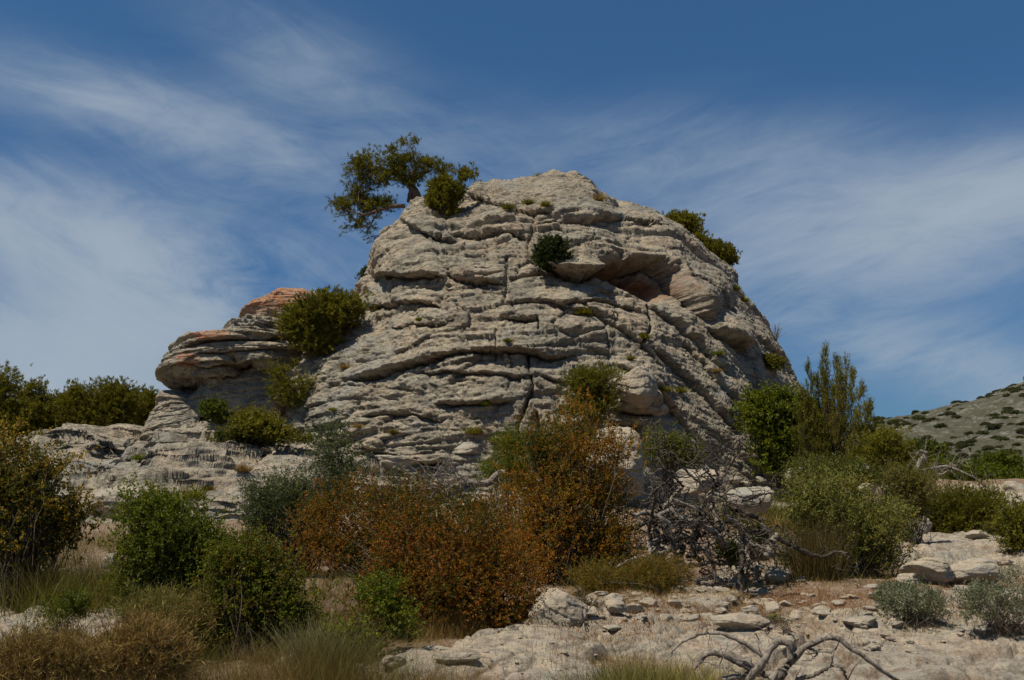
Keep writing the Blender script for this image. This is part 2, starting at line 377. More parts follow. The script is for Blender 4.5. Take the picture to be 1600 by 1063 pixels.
class Acc: pass
DEPTH = np.full((1063//2+1, 800), 1e9)
def raster(P, px, py, f):
    m = (px > 0) & (px < 1599) & (py > 0) & (py < 1062) & (f > 1)
    np.minimum.at(DEPTH, ((py[m]/2).astype(int), (px[m]/2).astype(int)), P[..., 1][m])

def rock_lobe(name, parent, pole, outline, Y0, D, Db, NA, NB, e1=.8, e2=.9, full=False, amp=1.0, extra=None, lichen=None, origin=(0,0,0), bmax=.62, smooth_fn=None, mat=None, terr=0.0, thin=0.0, fit=True):
    cx, cy = pole; o = np.array(outline, float)
    ang = np.arctan2(cy-o[:, 1], o[:, 0]-cx); rad = np.hypot(o[:, 0]-cx, o[:, 1]-cy)
    ang = np.where(ang < -math.pi/2, ang+2*math.pi, ang)
    k = np.argsort(ang); ang, rad = ang[k], rad[k]
    if full: al = np.linspace(0, 2*math.pi, NA, endpoint=False) - math.pi/2
    else: al = np.linspace(ang[0], ang[-1], NA)
    S = np.interp(al, np.r_[ang-2*math.pi, ang, ang+2*math.pi], np.r_[rad, rad, rad])
    kk = np.exp(-np.linspace(-2, 2, 9)**2); kk /= kk.sum()
    S = np.convolve(np.pad(S, 4, 'wrap' if full else 'edge'), kk, 'valid')
    be = np.linspace(0.02 if not full else 2e-4, math.pi*bmax, NB)
    Su = S.copy()
    def build(al, be, Su):
        f = np.sin(be)**e1; g = np.sign(np.cos(be))*np.abs(np.cos(be))**e2
        PX = cx + Su[:, None]*f[None]*np.cos(al)[:, None]; PY = cy - Su[:, None]*f[None]*np.sin(al)[:, None]
        P = p2w(PX, PY, Y0); P[..., 1] = Y0 - np.where(g > 0, D, Db)[None]*g[None]; px, py, _ = w2p(P)
        if terr:
            for sz, k in ((.55, .85), (.19, .8)):
                b_ = P[..., 2] + .035*P[..., 0] + sz*1.1*fbm(P*np.array([.22, .5, .35])/sz**.5, 3, 44)
                q = b_/sz; f_ = q-np.floor(q); st_ = sst(-.5, .1, fbm(P*.4/sz**.5, 2, 46))
                P[..., 2] += terr*k*st_*(np.floor(q)+sst(.68, 1, f_)-q+.42)*sz
        du = np.gradient(P, axis=0); dv = np.gradient(P, axis=1); n = np.cross(du, dv); n /= np.linalg.norm(n, axis=-1, keepdims=True)+1e-9
        C = P.mean((0, 1)); 
        if ((P-C)*n).sum() < 0: n = -n
        sm = smooth_fn(px, py) if smooth_fn else None
        d = rock_disp(P, amp, sm, small=.3 if terr else 1.0, bl=.22 if terr else .05)
        st = np.zeros(d.shape); de = np.zeros(d.shape)
        if extra:
            de, st = extra(P, px, py); de = de*sst(math.pi*.62, math.pi*.5, be)[None]
        if thin: d = d + thin*(ledges(P, .40, 14)*.20 + ledges(P, .17, 16)*.075)*sst(0, .25, be)[None]
        nn = n.copy(); nn[..., 2] *= .75; nn /= np.linalg.norm(nn, axis=-1, keepdims=True)
        nh = n.copy(); nh[..., 2] = nh[..., 2]*.25 - .05; nh /= np.linalg.norm(nh, axis=-1, keepdims=True)+1e-9
        P2 = P + nn*(d - .05)[..., None] + nh*de[..., None]
        return P2, st
    if fit:                                   # the finished, broken outline keeps the photographed extent
        for it in range(3):
            P2, _ = build(al[::5], be[::5], Su[::5]); px, py, ff = w2p(P2)
            rr = (px-cx)*np.cos(al[::5])[:, None] - (py-cy)*np.sin(al[::5])[:, None]
            q = np.clip(S[::5]/np.maximum(rr.max(1), 1), .5, 1.6); kw = np.ones(7)/7
            q = np.convolve(np.pad(q, 3, 'wrap' if full else 'edge'), kw, 'valid'); Su *= np.interp(np.arange(NA), np.arange(0, NA, 5), q)
    P2, st = build(al, be, Su)
    px, py, ff = w2p(P2); raster(P2, px, py, ff)
    li = lichen(px, py, P2) if lichen else np.zeros(px.shape)
    return mesh(name, P2.reshape(-1, 3), gridfaces(NA, NB, full), mat or M_ROCK, parent, {'lichen': li.ravel(), 'stain': st.ravel()}, True, origin)

BASE = p2w(760, 800, 34)
outcrop = empty('rock_outcrop', BASE, 'huge layered pale limestone outcrop with an ochre hollow under its right shoulder', 'rock formation')
def sm_dome(px, py): return sst(900, 1010, px + (py-560)*.3) * .8
rock_lobe('rock_dome', outcrop, (870, 880), [(370,940),(375,860),(380,760),(390,650),(410,560),(450,500),(500,482),(552,462),(560,440),(576,426),(575,410),(582,388),(596,366),(606,352),(622,344),(625,330),(636,315),(656,310),(700,308),(722,300),(735,290),(770,282),(790,281),(820,279),(836,270),(860,268),(890,270),(912,278),(922,290),(936,303),(950,312),(975,314),(1010,328),(1040,346),(1055,356),(1085,380),(1115,408),(1150,452),(1185,492),(1205,530),(1222,562),(1245,596),(1262,640),(1270,700),(1275,860),(1275,940)],
    41, 14, 10, 1250, 700, extra=dome_extra, origin=BASE, smooth_fn=sm_dome)
def lich_ledge(px, py, P): return np.clip(sst(14, 4, np.hypot((px-325)/3.2, (py-522))) + sst(16, 6, np.hypot((px-292)/1.6, py-562)) + .5*sst(.2, .5, fbm(P*.9, 3, 5))*sst(600, 520, py), 0, 1)
def ledge_extra(P, px, py):
    n = fbm(P*1.1, 3, 91)*5; d = np.zeros(px.shape)
    for poly, amp, la, lb in [([(270,541),(340,531),(400,522),(480,520)], .45, 10, 5), ([(262,572),(320,577),(400,566),(455,562)], .3, 12, 5), ([(300,553),(380,548),(450,546)], .22, 8, 4), ([(258,588),(330,596),(400,586),(455,580)], .3, 9, 5)]:
        d += feat_ledge(px, py+n, poly, amp, la, lb)
    return d, np.zeros(px.shape)
rock_lobe('overhanging_ledge', outcrop, (400, 566), [(252,606),(256,590),(262,584),(264,562),(272,552),(284,536),(310,521),(350,511),(410,508),(455,512),(500,540),(530,560),(540,590),(520,612),(440,622),(330,630),(280,628),(258,616)],
    35.5, 4.6, 5, 1000, 460, e1=.66, e2=.75, full=True, amp=.34, extra=ledge_extra, lichen=lich_ledge, origin=BASE, bmax=1.0, thin=1.0)
rock_lobe('lower_block', outcrop, (420, 690), [(205,860),(214,780),(222,720),(228,680),(234,652),(244,630),(256,598),(330,590),(450,586),(580,630),(640,740),(640,820)],
    38.5, 7.0, 4, 900, 400, e1=.42, e2=.6, amp=.4, origin=BASE, thin=.5)
def lich_b(px, py, P): return sst(500, 474, py)
rock_lobe('summit_block', outcrop, (450, 505), [(374,512),(384,484),(408,467),(450,460),(500,465),(560,490),(560,530),(470,540),(400,530)],
    37.5, 3.4, 2.4, 420, 240, e1=.7, e2=.75, full=True, amp=.3, lichen=lich_b, origin=BASE, bmax=1.0, thin=.5)
rock_lobe('stepped_apron', outcrop, (420, 900), [(-160,960),(-140,800),(-40,730),(50,706),(100,697),(170,684),(232,676),(330,692),(560,680),(760,710),(860,790),(900,960)],
    40, 17, 8, 1350, 700, e1=.92, e2=.95, amp=.62, origin=BASE, terr=1.0, fit=False)
print('rock', time.time()-T0)

# ------------------------------------------------------------------ ground
def gbase(x, y):
    z = np.interp(y, [-50, 0, 5, 9, 15, 20, 28, 36, 46, 60, 90, 150, 4000], [-.3, 0, .05, .22, .68, 1.02, 1.75, 2.5, 3.0, 2.2, -2, -7, -7])
    return z
def slabmask(px, py, P):
    n = fbm(P*1.3, 4, 201)*.9 + fbm(P*.35, 2, 205)*.5
    v = np.where((px > 1680) | (px < -80), -.12, -.9)
    for (cx, cy, rx, ry, a) in [(700,1050,190,16,3),(900,1005,190,30,-12),(1030,950,120,22,-10),(1400,1030,330,34,0),(1560,985,160,40,0),(1490,865,130,26,4),(1230,1000,260,16,-4),(1180,800,60,14,0),(1160,905,60,9,0),(80,985,120,36,6),(20,900,50,16,0),(60,930,110,10,6),(1560,780,60,16,0),(1200,985,100,20,0)]:
        c, s = math.cos(R(a)), math.sin(R(a))
        q = np.hypot(((px-cx)*c+(py-cy)*s)/rx, (-(px-cx)*s+(py-cy)*c)/ry)
        v = np.maximum(v, 1.19-q)
    return sst(-.10, .06, v + .35*n)
def ground():
    a = np.r_[np.linspace(-180, -42, 60, endpoint=False), np.linspace(-42, 42, 1250), np.linspace(42, 180, 60)[1:]]
    a = R(1)*a
    r = np.r_[np.geomspace(.5, 4.5, 40, endpoint=False), np.geomspace(4.5, 48, 760, endpoint=False), np.geomspace(48, 4000, 60)]
    A, Rr = np.meshgrid(a, r, indexing='ij'); X = Rr*np.sin(A); Y = Rr*np.cos(A)
    Z = gbase(X, Y); P = np.stack([X, Y, Z], -1)
    near = sst(70, 40, Rr)
    m = (np.abs(A) < R(42)) & (Rr < 60)
    add = np.zeros(Z.shape); sl = np.zeros(Z.shape)
    Pm = P[m]; px, py, f = w2p(Pm)
    s = slabmask(px, py, Pm); sl[m] = s
    d = .10*fbm(Pm*.5, 3, 210) + .04*fbm(Pm*2.2, 4, 211)
    B = Pm*np.array([1, .8, 1.]); bb = Pm[:, 2] + .09*fbm(Pm*.7, 4, 214)*2 + .05*Pm[:, 0]*.3
    q = bb/.07; i = np.floor(q); ff = q-i; terr = (i + sst(.0, .22, ff))*.07 - bb
    crk = 1-np.abs(fbm(Pm*np.array([1.1, .9, 1]), 4, 220, .6)); crk = sst(.93, 1.0, crk)
    o1, e1 = fracture(Pm*np.array([1, .8, 1]), 1.1, 1.3, 13); o2, e2 = fracture(Pm, .33, .4, 15)
    brk = s*(.085*o1 - .05*np.exp(-e1/.035)) + s*sst(-.1, .3, fbm(Pm*.6, 2, 217))*(.05*o2 - .025*np.exp(-e2/.06))
    sl[m] = s*(1-.85*np.exp(-(e1/.05)**2)*sst(-.3, .2, fbm(Pm*.8, 2, 218)))*(1-.6*np.exp(-(e2/.06)**2)*sst(0, .3, fbm(Pm*.6, 2, 217)))
    d += brk + s*(.07 + terr*.9 - .05*crk + .012*fbm(Pm*9, 3, 222)) + (1-s)*(.018*fbm(Pm*14, 3, 223, .7) + .02*fbm(Pm*5, 2, 224))
    add[m] = d*near[m]
    P[..., 2] += add
    px, py, f = w2p(P[m]); raster(P[m], px, py, f)
    o = mesh('ground', P.reshape(-1, 3), gridfaces(len(a), len(r)), M_GROUND, None, {'slab': sl.ravel()})
    tag(o, 'stony reddish soil and bare limestone slabs rising gently towards the outcrop', kind='structure')
ground()
print('ground', time.time()-T0)

# ------------------------------------------------------------------ distant hill
def hill():
    pxs = np.linspace(1000, 2300, 420); t = np.linspace(0, 1, 220)
    ridge = 1 + np.interp(pxs, [1000, 1200, 1300, 1370, 1440, 1480, 1530, 1600, 1750, 2000, 2300], [790, 740, 695, 664, 649, 640, 629, 608, 560, 520, 520])
    Pr = p2w(pxs, ridge, 266.0)
    V = np.zeros((len(pxs), len(t), 3))
    V[..., 1] = 130 + 170*t + 60*np.clip(t-.8, 0, 1)
    prof = np.sin(np.clip(t/.8, 0, 1)*math.pi/2)**1.1
    V[..., 0] = Pr[:, 0][:, None]*(V[..., 1]/266)
    top = Pr[:, 2][:, None]
    V[..., 2] = -9 + (top+9)*np.where(t < .8, prof, 1-.6*((t-.8)/.2)**2)[None]
    dd = 1.1*fbm(V*.22, 5, 303, .65) + 1.6*fbm(V*.05, 4, 300) + .9*(1-np.abs(fbm(V*np.array([.25, .25, .9]), 4, 301))) - .7
    V[..., 2] += dd*sst(0, .1, t)[None]
    o = mesh('hill', V.reshape(-1, 3), gridfaces(len(pxs), len(t)), M_HILL); tag(o, 'distant pale stony hillside dotted with dark bushes', kind='structure')
    return V
HILLV = hill()

# ------------------------------------------------------------------ where the surface is, for rooting plants and stones
_D = DEPTH.copy()
for it in range(3):
    pad = np.pad(_D, 1, mode='edge'); nb = np.stack([pad[a:a+_D.shape[0], b:b+_D.shape[1]] for a in range(3) for b in range(3)])
    med = np.sort(nb, 0)[2]; _D = np.where(_D > 1e8, med, _D)
def surf(px, py, dy=0.0):
    i = int(np.clip(py/2, 0, _D.shape[0]-1)); j = int(np.clip(px/2, 0, 799))
    Y = _D[i, j]
    if Y > 1e8: Y = 42.0
    return p2w(px, py, Y + dy)
def YR(px, py, k=.25): return float(surf(px, py)[1]) - k
def gz(x, y): return float(gbase(0, y))

# ------------------------------------------------------------------ plant kit
def nrm(a): return a/(np.linalg.norm(a, axis=-1, keepdims=True)+1e-9)
def tubes(paths, radii, sides=4):
    paths = np.asarray(paths, float); n, K, _ = paths.shape
    T = nrm(np.gradient(paths, axis=1)); ref = np.where(np.abs(T[..., 2:3]) > .9, np.array([1., 0, 0]), np.array([0, 0, 1.]))
    U = nrm(np.cross(T, ref)); Vv = np.cross(T, U)
    th = np.linspace(0, 2*math.pi, sides, endpoint=False)
    ring = paths[:, :, None] + radii[:, :, None, None]*(U[:, :, None]*np.cos(th)[:, None] + Vv[:, :, None]*np.sin(th)[:, None])
    V = ring.reshape(-1, 3)
    i = np.arange(n)[:, None, None]*K*sides; k = np.arange(K-1)[None, :, None]*sides; s = np.arange(sides)[None, None]; s2 = (s+1) % sides
    F = np.stack([i+k+s, i+k+s2, i+k+sides+s2, i+k+sides+s], -1).reshape(-1, 4)
    return V, F
class TB:
    def __init__(s): s.V = []; s.F = []; s.n = 0
    def add(s, VF):
        V, F = VF; s.V.append(V); s.F.append(F+s.n); s.n += len(V)
    def out(s): return np.concatenate(s.V), np.concatenate(s.F)
def smooth_path(p, K=14, wig=0.0, r=None):
    p = np.asarray(p, float); t = np.r_[0, np.cumsum(np.linalg.norm(np.diff(p, axis=0), axis=1))]; t /= t[-1]
    u = np.linspace(0, 1, K); q = np.stack([np.interp(u, t, p[:, k]) for k in range(p.shape[1])], -1)
    for _ in range(2):
        q[1:-1] = .25*q[:-2] + .5*q[1:-1] + .25*q[2:]
    if wig: q[1:-1, :3] += (r or rng).normal(0, wig, (K-2, 3))
    return q
def leafquads(p, d, L, Wd, r, tint):
    """rhombus leaves: base p, direction d"""
    n = len(p); side = nrm(np.cross(d, nrm(r.normal(size=(n, 3))))); d = nrm(d)
    L = L[:, None]; Wd = Wd[:, None]
    a = p; b = p + d*L*.5 + side*Wd*.5; c = p + d*L; e = p + d*L*.5 - side*Wd*.5
    up = nrm(np.cross(d, side))*L*.08
    V = np.stack([a, b+up, c, e+up], 1).reshape(-1, 3); F = np.arange(4*n).reshape(-1, 4)
    return V, F, np.repeat(tint, 4, axis=0)
def pick_tint(r, pal, base_n, noise_v, var=.25):
    """per leaf colour from a palette (rows of rgb), a patch value per clump and leaf-to-leaf variation"""
    pal = np.asarray(pal, float); k = np.clip((noise_v*.5+.5)*len(pal) + r.normal(0, .55, base_n), 0, len(pal)-1e-3)
    i = k.astype(int); c = pal[i]
    return c * np.exp(r.normal(0, var, (base_n, 1)))
def lobes_w(lobes, Y):
    out = []
    for l in lobes:
        px, py, rx, ry = l[:4]; dy = l[4] if len(l) > 4 else 0.0
        c = p2w(px, py, Y+dy); s = (Y+dy)/FPX; out.append((c, np.array([rx*s, max(rx, ry)*s*.8, ry*s])))
    return out
def shrub(name, label, cat, lobes, Y, root, pal, clumps=90, sprigs=22, leaves=14, L=.03, W=.016, crad=.13, spl=.12, style='leaf', mat=None, seed=1, group=None,
          wood=None, woodn=160, up=.45, limbs=None, inner=.35, leafparts='foliage', woodname='branches', zmin=None, var=.25, rootspread=.12, droop=0, leafdev=.8, twr=.006):
    r = np.random.default_rng(seed); LW = lobes_w(lobes, Y); root = np.asarray(root, float)
    t = empty(name, root, label, cat, group)
    LW = [(c_, np.maximum(q_ - (crad*.8+.25*spl), q_*.4)) for c_, q_ in LW]
    vol = np.array([np.prod(x[1])**(2/3) for x in LW]); vol /= vol.sum()
    k = r.choice(len(LW), size=clumps*2, p=vol); C = np.array([LW[i][0] for i in k]); Rr = np.array([LW[i][1] for i in k])
    dirs = nrm(r.normal(size=(len(k), 3))); rad = inner + (1-inner)*r.random(len(k))**.45
    lump = 1 + .34*fbm(dirs*1.7 + C*.7, 2, seed)
    lump = lump + (r.random(len(k)) < .10)*r.random(len(k))*.22
    cl = C + dirs*Rr*(rad*lump)[:, None]
    if zmin is None: zmin = root[2] - .05
    ok = cl[:, 2] > zmin; cl, dirs, C = cl[ok][:clumps], dirs[ok][:clumps], C[ok][:clumps]
    # sprigs
    n = len(cl)*sprigs; ci = np.repeat(np.arange(len(cl)), sprigs)
    sc = cl[ci] + np.clip(r.normal(0, 1, (n, 3)), -1.7, 1.7)*crad*np.array([1, 1, .75])*(.55+.8*r.random(len(cl)))[ci][:, None]
    sd = nrm(dirs[ci]*.7 + np.array([0, 0, up]) + r.normal(0, .5, (n, 3)) - np.array([0, 0, droop]))
    sc[:, 2] = np.maximum(sc[:, 2], zmin)
    m = n*leaves; si = np.repeat(np.arange(n), leaves); tt = r.random(m)
    sl = spl*(.6+.8*r.random(n))
    p = sc[si] + sd[si]*(tt*sl[si])[:, None]
    ld = nrm(sd[si]*(.35 if style != 'needle' else .9) + r.normal(0, leafdev if style != 'needle' else .5, (m, 3)) + np.array([0, 0, .15]))
    nv = fbm(cl*.9, 2, seed+9)*1.3 + r.normal(0, .28, len(cl))
    nv = nv[ci] + r.normal(0, .22, n)
    tint = pick_tint(r, pal, m, nv[si], var)
    V, F, Tn = leafquads(p, ld, L*(.6+.8*r.random(m)), W*(.6+.8*r.random(m)), r, tint)
    mesh(leafparts, V, F, mat or M_LEAF, t, {'tint': Tn}, False, root)
    # wood
    tb = TB(); pts = None
    if limbs:
        allp = []
        for lp in limbs:
            q = smooth_path([[*p2w(a, b, Y+dy), rr] for a, b, dy, rr in lp], 26); q[1:-1, :3] += r.normal(0, .012, (24, 3))
            tb.add(tubes(q[None, :, :3], q[None, :, 3], 8)); allp.append(q[6:])
        pts = np.concatenate(allp)
    ends = sc[r.choice(n, size=min(woodn, n), replace=False)]
    if woodn:
        if pts is not None:
            dd = np.linalg.norm(ends[:, None]-pts[None, :, :3], axis=2) + np.maximum(0, pts[None, :, 2]-ends[:, None, 2])*.5
            st = pts[dd.argmin(1), :3]
        else: st = root + r.normal(0, rootspread, (len(ends), 3))*np.array([1, 1, 0])
        u = np.linspace(0, 1, 7)[None, :, None]
        path = st[:, None]*(1-u) + ends[:, None]*u
        ln = np.linalg.norm(ends-st, axis=1)
        bow = r.normal(0, .09, (len(ends), 1, 3))*ln[:, None, None] + np.array([0, 0, .06])*ln[:, None, None]
        path = path + bow*np.sin(u*math.pi) + r.normal(0, .02, (len(ends), 7, 3))*ln[:, None, None]*np.sin(u*math.pi)
        rr = (twr*(.5+ln*.55))[:, None]*np.linspace(1, .25, 7)[None]
        tb.add(tubes(path, rr, 3))
    V, F = tb.out(); mesh(woodname, V, F, wood or M_TWIG, t, None, True, root)
    return t
def blades(r, root, n, h, spread, pal, lean=.35, w=.006, K=4, base_noise=None, var=.25, roots=None):
    roots = root + np.c_[r.normal(0, spread, (n, 2)), np.zeros(n)] if roots is None else roots
    n = len(roots)
    out = np.c_[(roots-root)[:, :2]*.9/max(spread, 1e-3)*.5, np.zeros(n)] if spread > 0 else np.zeros((n, 3))
    d = nrm(np.c_[r.normal(0, lean, (n, 2)), np.ones(n)] + out*lean)
    hh = h*(.45+.75*r.random(n)); u = np.linspace(0, 1, K)[None, :, None]
    side = nrm(np.c_[r.normal(size=(n, 2)), np.zeros(n)])
    curve = nrm(np.c_[r.normal(size=(n, 2)) + d[:, :2]*2, np.full(n, -.4)])*(hh*.35*r.random(n))[:, None]
    path = roots[:, None] + d[:, None]*hh[:, None, None]*u + curve[:, None]*u**2
    ww = (w*(.6+.8*r.random(n)))[:, None, None]*(1-.85*u)
    V = np.stack([path-side[:, None]*ww*.5, path+side[:, None]*ww*.5], 2)
    nv = fbm(roots*1.1, 2, 3)*1.4 if base_noise is None else base_noise
    tint = pick_tint(r, pal, n, nv, var)
    Tn = np.repeat(tint, K*2, axis=0)
    i = np.arange(n)[:, None]*K*2; k = np.arange(K-1)[None]*2
    F = np.stack([i+k, i+k+1, i+k+3, i+k+2], -1).reshape(-1, 4)
    return V.reshape(-1, 3), F, Tn
def tussock(name, label, cat, root, n, h, spread, pal, seed, lean=.35, w=.006, group=None, K=4, seedheads=0):
    r = np.random.default_rng(seed); V, F, T = blades(r, np.asarray(root), n, h, spread, pal, lean, w, K)
    o = mesh(name, V, F, M_GRASS, None, {'tint': T}, False, root)
    return tag(o, label, cat, group)

# leaf palettes (reflectance)
OAKRUST = [(.07,.07,.010),(.11,.09,.012),(.18,.10,.013),(.27,.10,.014),(.15,.10,.013),(.29,.10,.016),(.14,.11,.015),(.10,.10,.014)]
RUSTGREEN = [(.08,.085,.011),(.13,.11,.014),(.25,.135,.015),(.36,.14,.015),(.13,.12,.015),(.32,.16,.02),(.12,.12,.014)]
GREEN = [(.060,.075,.008),(.090,.112,.010),(.125,.15,.012),(.175,.195,.018)]
DKGREEN = [(.022,.034,.008),(.032,.046,.010),(.045,.058,.012)]
OLIVE = [(.05,.065,.024),(.07,.088,.034),(.095,.115,.05),(.14,.155,.085)]
PINE = [(.065,.070,.009),(.10,.10,.011),(.14,.135,.014),(.18,.165,.016)]
PINEDK = [(.035,.042,.009),(.052,.058,.010),(.075,.078,.012)]
YELGRN = [(.10,.10,.010),(.14,.13,.012),(.18,.165,.014),(.22,.19,.016)]
PALEGRN = [(.085,.095,.018),(.13,.14,.028),(.18,.19,.045),(.23,.23,.07)]
STRAW = [(.14,.095,.03),(.22,.15,.05),(.32,.23,.085),(.18,.10,.03)]
GRASSG = [(.085,.085,.018),(.12,.115,.026),(.17,.155,.04),(.22,.18,.055)]
GREYH = [(.14,.155,.09),(.20,.215,.14),(.27,.28,.20),(.10,.095,.05)]
REDDRY = [(.22,.11,.045),(.30,.17,.07),(.20,.085,.035),(.34,.24,.11)]

def gpt(px, Y):
    """a point on the ground below picture column px at distance Y"""
    x = float(p2w(px, 800, Y)[0]); return np.array([x, Y, gz(x, Y)])

# --- the big near shrubs -------------------------------------------------------------
shrub('kermes_oak_shrub', 'broad rust brown spiny shrub spreading across the middle foreground', 'shrub',
      [(700,890,130,110),(560,820,90,66,.6),(770,930,90,95,-.2),(650,950,90,70,-.3),(510,870,60,60,.3),(640,800,80,50,.6),(735,835,80,55,.4),(830,895,34,40,.2),(790,980,66,50,-.3),(600,775,36,22,.5),(500,800,30,30,.5)],
      11.6, gpt(680, 11.6), OAKRUST, 270, 36, 16, .025, .0135, .15, .13, seed=11, woodn=420, zmin=.25)
shrub('kermes_oak_shrub', 'tall upright orange and green spiny shrub beside the dead branch pile', 'shrub',
      [(890,790,100,95),(880,700,70,50),(840,745,60,60),(960,860,60,50,-.2),(900,870,90,50),(915,655,30,28),(885,645,20,30),(965,705,36,32),(825,695,36,28),(985,880,36,40,-.2),(850,850,50,60)],
      14.6, gpt(890, 14.4), RUSTGREEN, 240, 32, 15, .029, .0155, .15, .16, seed=12, woodn=420, up=.8, wood=M_TWIG)
shrub('evergreen_shrub', 'bright green leafy shrub standing between rock and dry grass on the left', 'shrub',
      [(265,840,75,58),(250,795,55,32),(300,875,60,50),(225,890,45,60),(330,890,30,40),(265,930,60,45)],
      12.2, gpt(270, 12.2), GREEN, 160, 34, 15, .028, .017, .14, .13, seed=13, woodn=260)
shrub('evergreen_shrub', 'straggling deep green shrub hanging down between the bright green shrub and the rusty one', 'shrub',
      [(390,895,56,60),(375,960,76,60),(425,1005,60,56),(330,1025,70,46),(445,950,50,60),(360,880,40,40)],
      10.4, gpt(390, 10.2), GREEN[:3]+[(.12,.085,.014)], 200, 28, 14, .025, .0155, .13, .12, seed=14, woodn=200)
shrub('evergreen_shrub', 'small vivid green bush in front of the rusty shrub', 'shrub',
      [(598,940,30,36),(548,1005,40,34),(520,1030,40,25),(620,975,20,25)],
      9.9, gpt(560, 9.9), GREEN[1:], 60, 24, 12, .027, .018, .10, .1, seed=15, woodn=90)
shrub('wild_olive_bush', 'grey green small leaved bush with open twiggy top before the layered apron', 'shrub',
      [(440,790,65,50),(525,735,45,48),(520,690,30,26),(490,785,55,40),(400,800,30,24),(560,750,28,24),(415,830,40,26)],
      15.8, gpt(470, 15.8), OLIVE, 130, 22, 11, .040, .016, .15, .17, seed=16, woodn=260)
shrub('yellow_tipped_shrub', 'ragged green shrub with yellow orange tips at the left edge', 'shrub',
      [(40,765,66,56),(15,710,44,40),(75,745,44,42),(60,815,66,40),(-30,780,60,80),(95,705,18,22),(30,850,90,40),(110,800,36,44)],
      12.6, gpt(40, 12.4), [(.045,.05,.010),(.06,.065,.011),(.08,.08,.013),(.11,.105,.015),(.30,.18,.02),(.13,.12,.018),(.26,.16,.02),(.075,.08,.013)], 150, 24, 12, .036, .022, .14, .16, seed=17, woodn=300)
shrub('flowering_shrub', 'large pale yellow green leafy shrub standing on the right beside rust stems', 'shrub',
      [(1330,830,75,60),(1270,800,45,42),(1370,870,45,40),(1300,880,60,36),(1260,765,26,22),(1320,765,40,26),(1390,820,26,34),(1230,870,20,34)],
      15.2, gpt(1320, 15.0), PALEGRN + [(.26,.20,.04)], 160, 22, 12, .046, .016, .15, .2, seed=18, woodn=340, up=.9)
shrub('broad_bush', 'broad rounded yellow green bush behind the flat slabs on the right', 'bush',
      [(1500,800,58,38),(1545,790,30,34),(1455,790,28,24),(1490,830,60,20)],
      22.0, gpt(1500, 22), YELGRN[:3], 120, 22, 12, .06, .018, .18, .2, style='needle', seed=19, woodn=120)
shrub('low_bush', 'dark green bush cut off by the right edge of the view', 'bush',
      [(1595,820,36,34),(1610,850,40,30)], 17.5, gpt(1600, 17.5), PINE, 60, 22, 12, .045, .02, .15, .15, seed=20, woodn=60)
shrub('broad_bush', 'olive green bush just right of the young pine', 'bush',
      [(1385,700,32,28),(1400,735,40,26),(1360,735,30,24)], 26, gpt(1385, 26), PINE[1:], 90, 22, 12, .07, .022, .2, .2, seed=21, woodn=80)
shrub('mastic_bush', 'dense rounded dark green bush against the right foot of the outcrop', 'bush',
      [(1210,640,45,34),(1190,655,30,30),(1235,690,50,34),(1215,715,40,24),(1255,650,30,30)], 27.5, gpt(1225, 27.5), GREEN[:3], 170, 24, 12, .075, .045, .2, .2, seed=22, woodn=120, inner=.6)
# young pine: leader and upswept branches
def young_pine():
    Y = 27.0; root = gpt(1305, Y); r = np.random.default_rng(5)
    t = empty('young_pine', root, 'young slender pine with upswept pointed branches right of the outcrop', 'tree')
    tops = [(1290,545),(1276,592),(1262,572),(1306,560),(1322,562),(1333,582),(1347,603),(1361,622),(1270,640),(1255,610),(1318,610),(1340,650),(1290,600),(1366,660),(1248,640),(1300,640),(1330,690),(1262,690),(1350,700),(1240,675),(1284,575),(1314,585),(1303,612),(1354,640),(1276,655),(1312,665),(1290,690)]
    tb = TB(); sp = []; sd = []
    for i, (a, b) in enumerate(tops):
        dy = r.normal(0, .45) if i else 0
        h = min(1, max(.05, (745-b)/(745-545)*.45)) if i else .02
        st = root + (p2w(1290, 545, Y)-root)*(h*.8 if i else 0); en = p2w(a, b, Y+dy)
        mid = st*.45 + en*.55 + np.array([(en-st)[0]*.25, (en-st)[1]*.25, -.25 if i else 0])
        q = smooth_path([st, mid, en], 16, .02, r); ln = np.linalg.norm(en-st)
        tb.add(tubes(q[None], (np.linspace(.05 if i == 0 else .02, .006, 16))[None], 6))
        m = int(50*ln); u = r.random(m)**.7*.93+.07; k = np.clip((u*15).astype(int), 0, 14); fr = u*15-k
        pp = q[k]*(1-fr[:, None]) + q[k+1]*fr[:, None]; tg = nrm(q[k+1]-q[k])
        off = nrm(r.normal(size=(m, 3)) + tg*.8)
        wd = (.24*(1-u)**.7+.05)[:, None]*(.3+.9*r.random((m, 1)))
        pe = pp + off*wd + np.array([0, 0, 1])*wd*.5
        sp.append(pe); sd.append(nrm(off*.5 + np.array([0, 0, 1.1]) + tg*.6))
        uu = np.linspace(0, 1, 3)[None, :, None]; tb.add(tubes(pp[:, None]*(1-uu) + pe[:, None]*uu, np.full((m, 3), .004), 3))
    V, F = tb.out(); mesh('trunk', V, F, M_BARK, t, None, True, root)
    sp = np.concatenate(sp); sd = np.concatenate(sd); n = len(sp); m = n*16; si = np.repeat(np.arange(n), 16)
    p = sp[si] - sd[si]*.1 + sd[si]*(r.random(m)*.22)[:, None]; d = nrm(sd[si]*1.0 + r.normal(0, .38, (m, 3)))
    V, F, T = leafquads(p, d, .09*(.6+.7*r.random(m)), np.full(m, .011), r, pick_tint(r, PINE[1:] + [(.10,.09,.02)], m, fbm(sp*1.3, 2, 8)[si], .25))
    mesh('crown', V, F, M_NEEDLE, t, {'tint': T}, False, root)
young_pine()
print('near plants', time.time()-T0)

